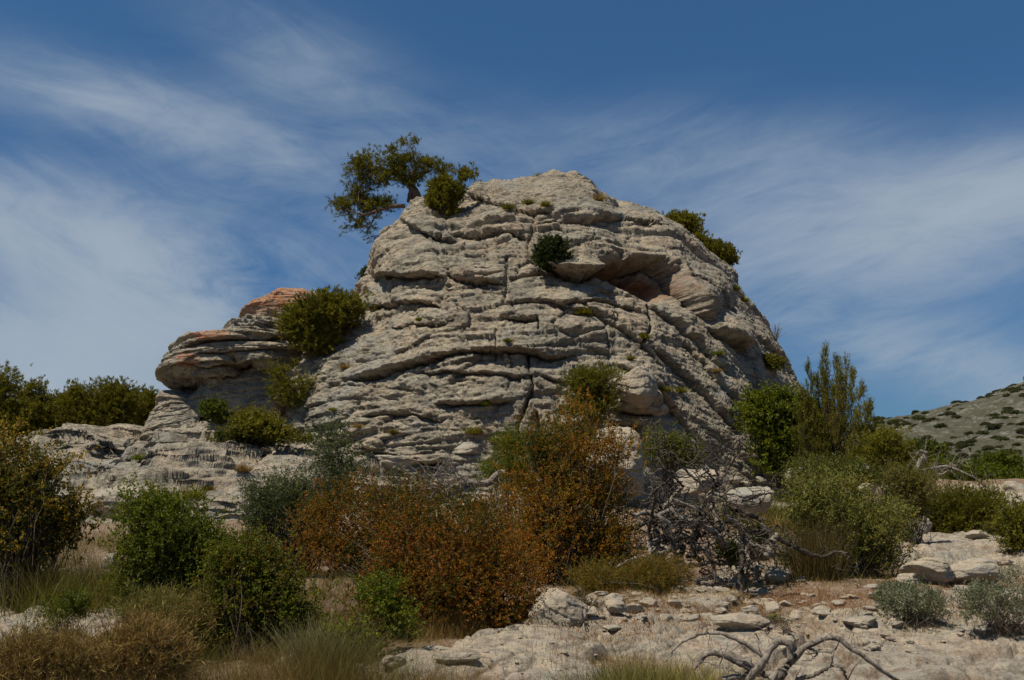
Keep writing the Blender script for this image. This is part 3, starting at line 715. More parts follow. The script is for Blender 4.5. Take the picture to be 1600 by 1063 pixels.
# --- pines --------------------------------------------------------------------------
def pine(name, label, cat, lobes, Y, root, limbs, pal, clumps, seed, sprigs=16, leaves=14, crad=.2, L=.11, W=.014, **kw):
    return shrub(name, label, cat, lobes, Y, root, pal, clumps, sprigs, leaves, L, W, crad, .12, 'needle', M_NEEDLE, seed, wood=M_BARK, limbs=limbs, leafparts='crown', woodname='trunk', zmin=-50, **kw)
pine('wind_bent_pine', 'wind bent pine leaning left from the top of the outcrop', 'tree',
     [(565,262,28,22),(600,246,38,20),(585,275,36,17),(635,232,22,16),(642,258,40,21),(678,258,28,18),(692,272,18,14),(640,283,30,11),(562,300,22,20),
      (556,326,34,24),(536,324,19,18),(588,322,28,13),(568,352,20,17),(612,316,16,8),(582,368,12,8),(552,350,16,14),(650,222,10,8),(618,270,22,12)],
     40.5, p2w(645, 316, 40.5),
     [[(655,320,0,.17),(650,300,.1,.15),(640,287,.1,.12),(628,278,.2,.09),(600,264,.3,.05),(570,258,.3,.03)],
      [(640,316,.2,.12),(643,298,.2,.10),(638,285,.1,.08),(650,262,-.4,.05),(645,240,-.4,.03),(640,225,-.4,.015)],
      [(640,288,.1,.06),(665,270,.3,.04),(685,262,.3,.02)],
      [(632,322,0,.09),(612,322,-.2,.08),(590,330,-.3,.06),(570,336,-.4,.04),(545,330,-.4,.02)],
      [(592,330,-.3,.04),(580,350,-.3,.025),(572,366,-.2,.012)], [(572,336,-.3,.03),(560,315,-.5,.02),(560,298,-.4,.012)]],
     PINE, 220, 31, sprigs=15, leaves=14, crad=.15, W=.018, L=.12, woodn=320, inner=.25, up=.5)
shrub('summit_bush', 'sprawling yellow green bush draped over the ledge right of the leaning pine', 'bush',
      [(695,290,18,16),(690,318,24,18),(700,300,24,12),(728,275,14,10),(700,340,14,14),(685,300,12,18)], YR(692,330,.6), surf(692, 336), YELGRN[:3], 90, 22, 14, .10, .026, .15, .14, 'needle', M_NEEDLE, 32, woodn=90)
shrub('ledge_pine', 'dense low dark pine filling the notch behind the lichen topped block', 'tree',
      [(505,490,50,26),(480,510,40,26),(525,475,40,16),(495,535,36,20),(548,492,22,18),(460,505,24,18),(505,462,26,10)], YR(500,540,.5), surf(495, 550), PINE, 190, 22, 14, .10, .026, .2, .14, 'needle', M_NEEDLE, 33, woodn=120, leafparts='crown', woodname='trunk', wood=M_BARK)
shrub('sparse_pine', 'small sparse see through pine rooted below the overhanging ledge', 'tree',
      [(440,585,24,16),(425,570,18,10),(465,600,28,14),(490,600,16,12),(440,610,30,14),(462,570,14,8),(455,625,26,12)], YR(440,640,.8), surf(440, 650), PINE[1:], 60, 12, 12, .085, .014, .16, .12, 'needle', M_NEEDLE, 34, woodn=160, leafparts='crown', woodname='trunk', wood=M_BARK)
shrub('spreading_bush', 'wide yellow green bush spreading along the shelf beneath the sparse pine', 'bush',
      [(400,668,44,20),(430,680,30,16),(355,685,26,12),(385,655,26,12),(470,690,16,10),(335,690,14,8)], YR(400,685,.5), surf(400, 690), [(.06,.08,.016)]+YELGRN[:3], 110, 18, 12, .06, .03, .15, .14, seed=35, woodn=100)
shrub('small_bush', 'small dark green bush in the shade under the overhanging ledge', 'bush',
      [(335,640,18,12),(345,655,12,8)], YR(336,655,.3), surf(336, 660), GREEN[:2], 34, 18, 12, .06, .035, .12, .12, seed=36, woodn=30)
shrub('crevice_bush', 'round very dark bush growing in the recess below the outcrop crown', 'bush',
      [(862,392,22,22),(855,405,20,16),(875,405,18,14)], float(surf(860, 395)[1])-.4, surf(862, 416), DKGREEN, 70, 18, 12, .07, .035, .14, .12, seed=37, woodn=40)
shrub('shoulder_bush', 'upper of two golden green bushes on the right skyline of the rock', 'bush',
      [(1065,352,28,18),(1080,364,20,15),(1052,346,16,12)], 38.0, p2w(1068, 370, 38.2), YELGRN[:3], 70, 24, 14, .09, .028, .14, .13, 'needle', M_NEEDLE, 38, woodn=50)
shrub('shoulder_bush', 'lower of two golden green bushes on the right skyline of the rock', 'bush',
      [(1120,400,26,20),(1100,386,22,13),(1137,410,18,20),(1130,425,14,11),(1090,378,14,10)], 37.6, p2w(1112, 412, 38), YELGRN[:3], 90, 24, 14, .09, .028, .14, .13, 'needle', M_NEEDLE, 39, woodn=60)
shrub('face_bush', 'airy yellow green bush rooted at the foot of the face above the orange shrub', 'bush',
      [(925,600,36,22),(905,590,20,16),(950,625,24,14),(920,635,36,16),(945,590,16,14),(900,620,14,14)], YR(925,640,.9), surf(925, 660), YELGRN[:3], 80, 18, 12, .08, .018, .17, .16, 'needle', M_NEEDLE, 40, woodn=120)
shrub('crevice_bush', 'tiny dark bush on the left skyline above the dense low pine', 'bush', [(568,432,8,7),(574,424,7,6)], 38.5, p2w(572, 438, 38.6), DKGREEN, 14, 16, 12, .07, .03, .1, .1, seed=41, woodn=10)
shrub('ledge_cushion', 'flat olive cushion bush on a shelf near the right skyline of the outcrop', 'bush', [(1208,567,17,9),(1200,570,10,6)], float(surf(1208, 568)[1])-.3, surf(1208, 576), YELGRN[:2], 30, 18, 12, .06, .03, .12, .1, seed=42, woodn=20)
shrub('slope_bush', 'yellow green bush between the white boulder and the outcrop foot', 'bush',
      [(1045,705,34,18),(1030,685,20,14),(1075,715,20,14)], 22.5, gpt(1045, 22.5), PALEGRN[:3], 60, 18, 12, .06, .02, .16, .16, seed=43, woodn=80)
shrub('slope_bush', 'green conifer seedling showing behind the tall orange shrub', 'bush',
      [(805,700,24,18),(770,740,22,14),(795,735,26,12)], 16.6, gpt(790, 16.6), GREEN[1:], 44, 16, 12, .06, .012, .12, .16, 'needle', M_NEEDLE, 44, woodn=50)
shrub('slope_bush', 'weedy pale green bush on the slope below the young pine', 'bush',
      [(1290,745,50,16),(1340,750,40,16),(1250,740,24,16)], 20.5, gpt(1295, 20.5), PALEGRN, 70, 16, 12, .05, .018, .16, .2, seed=45, woodn=140, up=1.0)
shrub('slope_bush', 'sage green bush between the pale flowering shrub and the broad rounded bush', 'bush',
      [(1425,765,30,30),(1415,800,30,22),(1400,750,20,16)], 19, gpt(1420, 19), GRASSG + YELGRN[:2], 70, 16, 12, .05, .016, .16, .2, seed=46, woodn=140, up=1.0)
# far left pine belt beyond the apron: each tree of its own
FARP = [('tall round topped pine cut off by the left edge beyond the apron', [(8,598,26,28),(-20,620,44,44),(10,645,44,36),(10,680,44,30)], 50),
        ('open crowned pine second from the left edge beyond the apron', [(48,612,22,18),(40,638,34,26),(58,655,34,26),(60,600,12,10),(45,680,36,24)], 52),
        ('low spreading pine between the open crowned one and the peaked one', [(95,632,26,18),(90,652,38,24),(112,622,16,14),(92,675,36,22)], 54),
        ('bushy pine with a small peaked top at the middle of the left pine belt', [(125,618,22,18),(122,645,36,26),(142,655,32,22),(130,672,30,18)], 52),
        ('broadest domed pine of the left pine belt', [(172,612,32,20),(165,638,44,28),(192,628,30,24),(175,660,36,20)], 53),
        ('pale green pine whose crown touches the outcrop on the left', [(222,626,28,20),(208,648,36,22),(240,640,20,20)], 55)]
for i, (lab, lb, Y) in enumerate(FARP):
    cx = lb[0][0]; root = p2w(cx, 735, Y)
    root[2] = min(root[2], 2.4)
    pine('pine_tree', lab, 'tree', lb, Y, root, [[(cx, 735, 0, .16), (cx+3, 680, 0, .12), (cx-2, 640, 0, .07), (cx, 615, 0, .03)], [(cx+2, 690, 0, .07), (cx+16, 655, .3, .04)], [(cx+2, 695, 0, .07), (cx-18, 660, -.3, .04)]],
         [PINE[2],PINE[3],YELGRN[0],YELGRN[1]], 190, 60+i, sprigs=18, leaves=12, crad=.27, L=.14, W=.028, group='pines standing beyond the left shoulder of the outcrop', woodn=80, inner=.4)
print('pines', time.time()-T0)

# --- small plants on rock ledges -----------------------------------------------------
TUFTS = [ # px, py(base), width, kind, label
 (794,326,9,'y','small yellow green tuft on the upper ledge left of the crown'), (825,318,9,'y','leftmost of three tufts under the summit crest'), (852,321,8,'y','rightmost of three tufts under the summit crest'),
 (845,279,10,'y','golden cushion on the very summit crest'), (703,352,13,'y','olive cushion just below the draped summit bush'), (645,366,7,'g','green tuft on the shoulder beneath the leaning pine'),
 (912,490,12,'y','flat yellow tuft left of the ochre hollow'), (1006,528,9,'y','yellow weed in the slanting crack below the hollow'), (793,533,6,'g','tiny plant mid face on the main outcrop'),
 (1040,610,9,'y','left of two yellow tufts right of the face boulder'), (1062,612,10,'y','right of two yellow tufts right of the face boulder'), (1122,553,7,'g','green tuft below the second overhang'),
 (740,676,13,'y','yellow weed at the foot of the face left of the corner crack'), (775,690,10,'y','lower yellow weed at the foot of the face'), (655,500,5,'g','tiny cushion on the left of the main face'),
 (1150,452,6,'g','tuft on the right skyline below the golden bushes'), (1163,470,6,'g','second tuft down the right skyline'), (1212,532,8,'b','leafless twiggy bush on the right skyline above the flat cushion'),
 (218,717,10,'g','green tuft on the apron left of the jutting slab'), (155,712,8,'s','brown tuft at the apron edge'), (245,756,16,'y','yellow green weed under the jutting apron slab'),
 (300,776,18,'y','yellow weed clump above the bright green shrub'), (325,765,10,'s','straw coloured weed on the apron beside the yellow clump'), (520,640,5,'g','dot of green low on the left of the main face'),
 (560,667,8,'s','dry tuft on the lower left of the main face'), (615,676,8,'s','dry tuft left of the lowest slab'), (950,745,12,'s','dry tuft beside the white boulder'),
 (1120,580,6,'s','dry tuft in the recess near the right skyline'), (985,560,6,'y','yellow tuft above the face boulder'), (610,436,6,'g','small green cushion below the crown block on the left'),
 (540,575,8,'s','dry tuft on the long ledge left of centre'), (1172,640,9,'g','green weed at the right foot of the outcrop'), (380,735,12,'s','brown weed on the apron beside the grey green bush'),
 (760,632,7,'g','green patch under the small lower slab'), (1090,470,5,'g','dark tuft on the nose of the overhang'), (935,312,10,'s','grey cushion where the summit crest steps down')]
for i, (a, b, w, k, lab) in enumerate(TUFTS):
    p = surf(a, b); s = p[1]/FPX; r = np.random.default_rng(900+i); h = w*s*1.1
    if k == 'b':
        n = 40; e = p + np.c_[r.normal(0, .16, n), r.normal(0, .15, n), .12+.4*r.random(n)]; u = np.linspace(0, 1, 5)[None, :, None]
        V, F = tubes(p*(1-u)+e[:, None]*u + r.normal(0, .012, (n, 5, 3)), np.full((n, 5), .006), 3); tag(mesh('twiggy_bush', V, F, M_DEAD, None, None, True, p), lab, 'bush'); continue
    pal = {'y': YELGRN[:3], 'g': GREEN, 's': STRAW + GRASSG[:1]}[k]
    n = 260; rt = p + np.c_[r.normal(0, w*s*.42, n), r.normal(0, w*s*.42, n), np.zeros(n)] - np.array([0, .05, 0.03])
    V, F, T = blades(r, p, n, h, w*s*.42, pal, .6, .022, 3, roots=rt); tag(mesh('ledge_tuft', V, F, M_GRASS, None, {'tint': T}, False, p), lab, 'plant')

# --- grasses and herbs on the ground -----------------------------------------------------
tussock('grass_tussock', 'grey green grass tussock between the green bushes and the rusty shrub', 'grass tuft', gpt(520, 9.6)+[0, 0, -.02], 3000, .46, .17, [(.10,.095,.035),(.15,.135,.06),(.20,.175,.085),(.10,.105,.025)], 71, .42, .005)
tussock('grass_tussock', 'broad green grass tuft behind the fallen dead limb at the bottom', 'grass tuft', gpt(1020, 8.9)+[0, 0, -.10], 4600, .34, .34, GRASSG, 72, .35, .006)
tussock('grass_tussock', 'low green tuft at the bottom edge left of the broad grass tuft', 'grass tuft', gpt(900, 8.2)+[0, 0, -.05], 1200, .14, .15, GRASSG[:2]+GREEN[2:], 73, .5, .006)
tussock('rust_stemmed_plant', 'upright clump of rust brown and green stems left in the pale flowering shrub', 'plant', gpt(1272, 14.7), 1500, .85, .13, [(.09,.075,.025),(.17,.085,.03),(.12,.09,.03)], 74, .16, .007)
tussock('grass_tussock', 'brown green tall grass below the yellow tipped shrub on the left', 'grass tuft', gpt(125, 12.6), 3600, .62, .42, GRASSG[:3]+STRAW[:1], 75, .3, .006)
tussock('grass_tussock', 'straw tuft on the pale slab near the left edge', 'grass tuft', surf(65, 905), 900, .2, .13, STRAW+GRASSG[:1], 76, .45, .006)
tussock('grass_tussock', 'green tuft at the left edge between two pale slabs', 'grass tuft', surf(28, 930), 1100, .2, .12, GREEN[1:]+GRASSG[:1], 77, .5, .006)
tussock('grass_tussock', 'bright green cushion cut by the left edge beside a small orange stone', 'grass tuft', surf(2, 935), 900, .2, .10, GREEN[1:], 78, .6, .008)
tussock('grass_tussock', 'green grass below the mastic bush at the outcrop foot', 'grass tuft', gpt(1175, 23.5), 2600, .55, .5, GRASSG[:3]+YELGRN[:1], 79, .3, .014)
tussock('grass_tussock', 'rusty grass under the young pine', 'grass tuft', gpt(1235, 22)+[0,0,0], 1500, .4, .5, STRAW+GRASSG[:2], 80, .35, .012)
def herb(label, px, py, w, h, seed, Y=None, cat='herb'):
    p = surf(px, py); s = p[1]/FPX
    shrub('silver_herb', label, cat, [(px, py-h*.45, w*.5, h*.5), (px-w*.25, py-h*.4, w*.3, h*.38), (px+w*.25, py-h*.4, w*.3, h*.4)], p[1], p, GREYH, 60, 16, 12, .022, .010, .05, .09, seed=seed, woodn=160, up=1.1, inner=.5, twr=.004)
herb('silvery herb clump, upper left one of a pair on the stony flat', 1400, 950, 50, 36, 81)
herb('larger silvery herb clump, lower right one of a pair on the stony flat', 1430, 975, 92, 62, 82)
herb('big silvery grey herb mound cut by the right edge under the large boulder', 1568, 990, 150, 104, 83)
shrub('low_bush', 'low green weeds poking up beside the pale slab on the left', 'bush', [(115,955,20,24),(80,970,12,14)], 10.4, gpt(110, 10.4), GREEN, 24, 16, 10, .024, .012, .08, .1, seed=84, woodn=60, up=1)
shrub('low_bush', 'small green shrub under the dark gap of the tilted boulder', 'bush', [(905,960,26,14),(880,975,16,8)], 12.0, surf(900, 972), [(.06,.06,.03),(.09,.08,.04),(.12,.12,.06)], 30, 16, 10, .022, .012, .06, .08, seed=85, woodn=40)
shrub('low_bush', 'green weed tuft at the right end of the long flat stone', 'bush', [(1212,978,12,12)], 11.4, surf(1212, 988), GREEN[1:], 14, 16, 10, .022, .012, .05, .06, seed=86, woodn=20)
shrub('low_bush', 'green bush peeping out left of the orange stained boulder', 'bush', [(1140,862,14,16),(1185,835,14,14)], 14.6, surf(1150, 880), GREEN[:3]+YELGRN[:1], 24, 16, 10, .03, .018, .08, .08, seed=87, woodn=20)

for i, (lab, lb, Y, pal) in enumerate([
    ('matted straw brown brush at the bottom left corner', [(60,1035,80,22),(30,1050,60,24),(120,1045,60,24)], 8.6, STRAW+[(.08,.055,.02)]),
    ('straw brown brush with dark hollow between the corner and the green shrubs', [(210,1010,50,26),(230,1035,60,30),(170,1045,40,20)], 8.9, STRAW+[(.07,.05,.02)]+GRASSG[1:2]),
    ('wiry brown and green weeds at the foot of the bright green shrub', [(290,975,50,26),(240,965,40,20)], 10.2, GRASSG+STRAW[:2]),
    ('reddish green weeds at the foot of the tall orange shrub', [(1030,900,36,20),(1000,915,40,16),(940,915,40,18)], 13.4, [(.10,.09,.014),(.15,.12,.02),(.20,.11,.02)])]):
    shrub('dry_brush', lab, 'weeds', lb, Y, gpt(lb[0][0], Y), pal, 150, 18, 12, .06, .0045, .12, .14, 'needle', M_GRASS, 700+i, woodn=160, up=.5, wood=M_DEAD)
# ground cover: uncountable
def cover(name, label, regions, n, h, pal, seed, w=.005, lean=.5, K=3, kind='stuff'):
    r = np.random.default_rng(seed); P = []
    for (px, py, rx, ry, wt) in regions:
        m = int(n*wt); q = r.normal(0, .5, (m, 2)); a = px+q[:, 0]*rx; b = np.clip(py+q[:, 1]*ry, 700, 1062.9)
        ok = (a > 0) & (a < 1599); a, b = a[ok], b[ok]
        Y = _D[(b/2).astype(int), (a/2).astype(int)]; ok = Y < 30; P.append(p2w(a[ok], b[ok], Y[ok]))
    P = np.concatenate(P); P[:, 2] -= .01
    sm = fbm(P*1.7, 3, seed); P = P[sm + r.normal(0, .2, len(P)) > -.12]
    V, F, T = blades(r, P.mean(0), len(P), h, 0, pal, lean, w, K, roots=P)
    tag(mesh(name, V, F, M_GRASS, None, {'tint': T}, False), label, 'grass', None, kind)
def fieldgrass(name, label, x0, x1, y0, y1, n, h, pal, seed, w=.006, lean=.35):
    r = np.random.default_rng(seed); Y = y0+(y1-y0)*r.random(n); a = x0+(x1-x0)*r.random(n)
    P = np.stack([(a-800)/FPX*Y*1.0, Y, np.zeros(n)], -1); P[:, 2] = gbase(0, Y) - .03
    gx, gy, _ = w2p(P); P = P[slabmask(gx, gy, P) < .4]
    sm = fbm(P*1.4, 3, seed); k = sm + r.normal(0, .15, len(P)) > -.15; P = P[k]
    hh = h*(1+.6*fbm(P*.9, 2, seed+1))
    V, F, T = blades(r, P.mean(0), len(P), 1.0, 0, pal, lean, w, 4, roots=P)
    V = V.reshape(len(P), 8, 3); V = P[:, None] + (V-P[:, None])*hh[:, None, None]; V = V.reshape(-1, 3)
    tag(mesh(name, V, F, M_GRASS, None, {'tint': T}, False), label, 'grass', None, 'stuff')
fieldgrass('dry_grass', 'tangled straw coloured dry grass filling the bottom left corner', -260, 330, 7.2, 9.6, 26000, .30, STRAW+[(.10,.08,.03)], 91, .006, .75)
fieldgrass('meadow_grass', 'mixed green and brown grass under the left shrubs', -300, 700, 11.2, 21, 80000, .36, GRASSG[:3]+STRAW[:2], 92, .008)
fieldgrass('meadow_grass', 'thin brown green grass between the near shrubs', 240, 760, 8.6, 11.6, 26000, .30, GRASSG[:2]+STRAW, 93)
fieldgrass('slope_grass', 'mixed grass and weeds on the rising slope at the right', 1150, 2300, 14, 33, 60000, .32, GRASSG[:3]+STRAW[:1]+YELGRN[:1], 94, .012)
cover('red_dry_grass', 'short reddish dry grass scattered over the stony flat', [(1130,930,260,40,.3),(1300,950,420,60,.35),(1060,915,160,40,.15),(960,1000,120,60,.05),(1500,900,200,60,.15)], 38000, .075, REDDRY, 95)
cover('sparse_stalks', 'thin upright stalks standing on the pale slab path', [(880,1020,260,70,.5),(100,960,200,60,.5)], 1400, .19, [(.16,.12,.07),(.12,.12,.05)], 96, .003, .18)
print('herbs', time.time()-T0)

# --- dead wood ------------------------------------------------------------------------
def dead_pile():
    r = np.random.default_rng(51); Y0 = 14.9; root = gpt(1100, Y0)
    t = empty('dead_branch_pile', root, 'tangled heap of grey dead branches right of the tall orange shrub', 'dead wood')
    big = []
    for i in range(34):
        a = r.uniform(1000, 1195); b = r.uniform(800, 885); s = np.array(p2w(a, b, Y0 + r.uniform(-.9, .9))); d = nrm(r.normal(size=3)*np.array([1, .7, .45]))
        ln = r.uniform(.6, 1.5); q = [s]; 
        for k in range(6):
            d = nrm(d + r.normal(0, .38, 3)); q.append(q[-1] + d*ln/6)
        q = np.array(q); q[:, 2] = np.clip(q[:, 2], root[2]-.1, None); big.append((q, r.uniform(.028, .062)))
    manual = [[(1085,870),(1080,845),(1100,805),(1118,790),(1108,782)], [(1092,800),(1110,775),(1122,750),(1118,725)], [(1020,770),(1050,745),(1090,745)], [(1015,870),(1045,862),(1062,835)],
              [(1150,800),(1185,808),(1200,835),(1215,820)], [(1100,735),(1085,700),(1080,690)], [(1120,760),(1140,730),(1158,700),(1155,688)], [(1100,760),(1060,725),(1030,700),(1020,660)], [(1160,785),(1185,772),(1210,770)], [(1115,750),(1095,725),(1120,700)], [(1068,760),(1040,735),(1028,715),(1022,690)]]
    for m in manual:
        big.append((p2w([x for x, _ in m], [y for _, y in m], Y0-.7 + r.normal(0, .15, len(m)) + .0), .035 if m[0][1] > 790 else .018))
    for bi, (q, w) in enumerate(big[:20] + big[34:]):
        qq = smooth_path(q, 22, .008, r); V, F = tubes(qq[None], np.linspace(w, w*.35, 22)[None]*(1+.12*r.normal(size=(1, 22))), 7)
        mesh('branch', V, F, M_CHAR if bi % 4 == 0 or w < .02 else M_DEAD, t, None, True, root)
    tb = TB()
    for q, w in big[20:34]:
        qq = smooth_path(q, 22, .008, r); tb.add(tubes(qq[None], np.linspace(w*.7, w*.2, 22)[None], 6))
    n = 1150; s = []
    for q, w in big:
        m = n//len(big); k = r.integers(0, len(q), m); s.append(q[k] + r.normal(0, .08, (m, 3)))
    s = np.concatenate(s); d = nrm(r.normal(size=s.shape)*np.array([1, .8, .7])); P = [s]
    for k in range(5): d = nrm(d + r.normal(0, .35, s.shape)); P.append(P[-1] + d*.047*(.5+r.random((len(s), 1))))
    P = np.stack(P, 1); P[..., 2] = np.maximum(P[..., 2], root[2]-.05); tb.add(tubes(P, (.003+.010*r.random(len(s)))[:, None]*np.linspace(1, .35, 6)[None], 4))
    V, F = tb.out(); mesh('twigs', V, F, M_CHAR, t, None, True, root)
dead_pile()
def limb_thing(label, Y, root, polys, seed, twn, tw=.004, twl=.25):
    r = np.random.default_rng(seed); t = empty('dead_limb', root, label, 'dead wood'); qs = []
    for poly in polys:
        q = smooth_path([[*p2w(a, b, Y+dy), w] for a, b, dy, w in poly], 30); q[1:-1, :3] += r.normal(0, .004, (28, 3))
        kn = 1 + .10*vn(q[:, :3]*14, 3); V, F = tubes(q[None, :, :3], (q[:, 3]*kn)[None], 10); mesh('branch', V, F, M_DEAD, t, None, True, root); qs.append(q[:, :3])
    q = np.concatenate(qs); s = q[r.integers(0, len(q), twn)]; d = nrm(r.normal(size=s.shape)+np.array([0, 0, .3])); P = [s]
    for k in range(6): d = nrm(d + r.normal(0, .25, s.shape)); P.append(P[-1] + d*twl/6*(.3+r.random((twn, 1))))
    P = np.stack(P, 1); V, F = tubes(P, (tw*(.4+r.random(twn)))[:, None]*np.linspace(1, .3, 7)[None], 4); mesh('twigs', V, F, M_DEAD, t, None, True, root)
limb_thing('arching grey fallen dead limb lying on the slab at the bottom edge', 7.7, p2w(1190, 1045, 7.7),
   [[(1205,1063,0,0.0259),(1225,1045,0,0.0245),(1260,1010,-.1,0.0216),(1290,995,-.1,0.0202),(1312,996,-.1,0.0187),(1330,1015,-.15,0.0173),(1360,1033,-.15,0.0144),(1385,1055,-.1,0.0130),(1430,1075,0,0.0101)],
    [(1170,1063,0,0.0288),(1190,1040,-.1,0.0259),(1205,1012,-.1,0.0230),(1222,1000,-.1,0.0202),(1232,1003,-.1,0.0216),(1236,1025,-.1,0.0245),(1225,1050,-.1,0.0288),(1210,1070,0,0.0288)],
    [(1190,1050,.2,0.0360),(1160,1035,.2,0.0360),(1130,1020,.25,0.0324),(1105,1020,.3,0.0216),(1085,1045,.3,0.0115)],
    [(1200,1035,.1,0.0115),(1165,1005,.1,0.0122),(1125,988,.1,0.0115),(1095,990,.1,0.0101),(1060,1005,.1,0.0086),(1040,1035,.1,0.0043)],
    [(1245,1063,0,0.0158),(1280,1052,-.1,0.0144),(1298,1040,-.1,0.0115),(1300,1025,-.1,0.0072),(1312,1003,-.1,0.0029)],
    [(1300,1040,-.1,0.0072),(1318,1045,-.1,0.0072),(1325,1070,0,0.0058)], [(1262,1012,-.1,0.0086),(1278,1020,-.1,0.0072),(1268,1032,-.1,0.0043)], [(1180,1060,0,0.0058),(1120,1040,.1,0.0043),(1080,1030,.1,0.0022)],
    [(1130,1062,.2,0.0216),(1180,1052,.2,0.0245),(1220,1058,.2,0.0216)]], 52, 46)
limb_thing('twisted silvery dead branch lying left of the tall orange shrub', 16.2, p2w(740, 760, 16.2),
   [[(790,738,0,.05),(775,742,0,.055),(765,756,0,.055),(750,756,0,.05),(735,752,0,.045),(712,758,.1,.035),(695,768,.1,.025),(670,780,.1,.012)],
    [(735,752,0,.02),(715,745,.1,.014),(695,740,.1,.008),(665,745,.1,.004)], [(700,762,.1,.015),(680,760,.1,.01),(655,750,.2,.005)]], 53, 130, .006, .6)
limb_thing('bleached dead branches on the skyline left of the far hillside', 25, p2w(1440, 735, 25),
   [[(1425,745,0,.05),(1440,720,0,.07),(1448,708,0,.05),(1436,704,0,.03)], [(1440,735,0,.04),(1480,728,0,.03),(1520,745,-.2,.02),(1545,765,-.2,.012)], [(1450,745,0,.03),(1475,740,0,.02),(1500,720,0,.008)]], 54, 120, .008, .6)
limb_thing('short grey dead stub right of the orange stained boulder', 13.6, p2w(1205, 860, 13.6),
   [[(1198,868,0,.05),(1205,850,0,.05),(1214,835,0,.03)], [(1205,862,0,.02),(1175,850,0,.012),(1165,842,0,.006)]], 55, 16)
print('dead', time.time()-T0)

# --- boulders and stones ----------------------------------------------------------------
import bmesh
def ico(sub):
    bm = bmesh.new(); bmesh.ops.create_icosphere(bm, subdivisions=sub, radius=1); V = np.array([v.co[:] for v in bm.verts]); F = np.array([[v.index for v in f.verts] for f in bm.faces]); bm.free(); return V, F
ICO = {k: ico(k) for k in (4, 5, 6)}
def stone_shape(seed, sx, sy, sz, sub=5, cuts=9, rough=1.0):
    r = np.random.default_rng(seed); V, F = ICO[sub]; V = V.copy()
    for k in range(cuts):
        n = nrm(r.normal(size=3)*np.array([1, 1, .8])); d = r.uniform(.5, .82); s = V@n - d; V -= np.where(s > 0, s*.92, 0)[:, None]*n
    V += V*(.22*fbm(V*1.1+seed, 3, seed))[:, None]
    V = V/np.abs(V).max(0)
    V = V*np.array([sx, sy, sz])*.5; sc = max(sx, sz)
    q = V[:, 2]/(.16*sc) + fbm(V/sc*2.2+seed, 2, seed+1)*.8; f = q-np.floor(q); N = nrm(V)
    V += N*(rough*sc*(.022*((1-f)-.5) + .035*fbm(V/sc*5+seed, 4, seed+2, .6) + .012*fbm(V/sc*22+seed, 3, seed+3, .6)))[:, None]
    return V, F
def boulder(label, px, py, w, h, seed, name='boulder', Y=None, dpt=.8, li=None, tilt=0, sub=5, sink=.12, cuts=9, cat='boulder', group=None):
    """px,py: middle of the foot in the photograph; w,h in photograph pixels"""
    p = surf(px, py) if Y is None else p2w(px, py, Y)
    s = p[1]/FPX; V, F = stone_shape(seed, w*s, w*s*dpt, h*s*(1+sink), sub, cuts)
    if tilt:
        c, q = math.cos(R(tilt)), math.sin(R(tilt)); V = V@np.array([[c, 0, -q], [0, 1, 0], [q, 0, c]])
    V[:, 2] += h*s*.5*(1-sink); V[:, 1] += w*s*dpt*.3
    l = np.zeros(len(V))
    if li: l = sst(li[2], 0, np.linalg.norm((V/np.array([w*s, w*s, h*s]))-np.array([li[0], -.2, li[1]]), axis=1))
    o = mesh(name, V, F, M_BOULDER, None, {'lichen': l, 'stain': np.zeros(len(V))}, True); o.location = tuple(p)
    return tag(o, label, cat, group)
boulder('tilted pinkish boulder leaning against the rusty shrub', 882, 988, 104, 78, 333, Y=11.0, sub=6, cuts=11, tilt=20, sink=.3, dpt=.6)
boulder('tall white boulder behind the tall orange shrub', 968, 752, 118, 88, 102, Y=18.5, sub=6, sink=.3)
boulder('white rock behind the dead branch pile', 1098, 772, 90, 40, 103, Y=19)
boulder('broad cream boulder sloping right of the dead branch pile', 1186, 796, 92, 44, 104, Y=17.6, sub=6)
boulder('cream boulder with an orange lichen cap right of the dead branches', 1160, 872, 78, 36, 105, li=(.3, .95, .5), sub=6)
boulder('round brown stone wedged behind the orange capped boulder', 1172, 845, 34, 26, 106)
boulder('grey white stone left of the pale flowering shrub on the slope', 1250, 752, 40, 24, 107, Y=21)
boulder('long low boulder right of the pale flowering shrub', 1462, 912, 92, 40, 108, sub=6)
boulder('large sunlit boulder near the right edge', 1530, 918, 92, 44, 109, sub=6)
boulder('squat boulder beneath the large sunlit one beside the silvery mound', 1522, 952, 62, 40, 110)
boulder('brown angular stone left of the long low boulder', 1422, 915, 42, 18, 111, name='stone', cat='stone')
boulder('long flat stone slab lying left of the green weed tuft', 1156, 986, 98, 24, 112, sub=6, dpt=.5, cuts=5, name='flat_stone', cat='stone')
boulder('dark grey stone at the foot of the pale flowering shrub', 1218, 912, 44, 26, 113, name='stone', cat='stone')
boulder('white stone in front of the broad rounded bush', 1527, 842, 42, 14, 114, name='stone', cat='stone')
boulder('grey rounded rock half hidden in grass behind the pale flowering shrub', 1440, 835, 38, 30, 115)
boulder('white rock right of the flowering shrub top on the slope', 1355, 772, 34, 20, 116, Y=20)
boulder('upper white rock among weeds below the young pine', 1352, 742, 26, 18, 117, Y=22.5)
boulder('flat pale stone balanced in front of the rusty shrub at the bottom', 712, 1038, 74, 17, 118, dpt=.5, name='flat_stone', cat='stone')
boulder('blocky pale stone left of the balanced flat stone', 615, 1048, 38, 24, 119, name='stone', cat='stone')
boulder('pale stone at the bottom edge below the small vivid bush', 500, 1062, 38, 18, 120, name='stone', cat='stone')
boulder('dark stone behind the tilted boulder', 912, 930, 36, 20, 121, name='stone', cat='stone')
boulder('pale stone touching the right side of the tilted boulder', 960, 962, 44, 24, 122, name='stone', cat='stone')
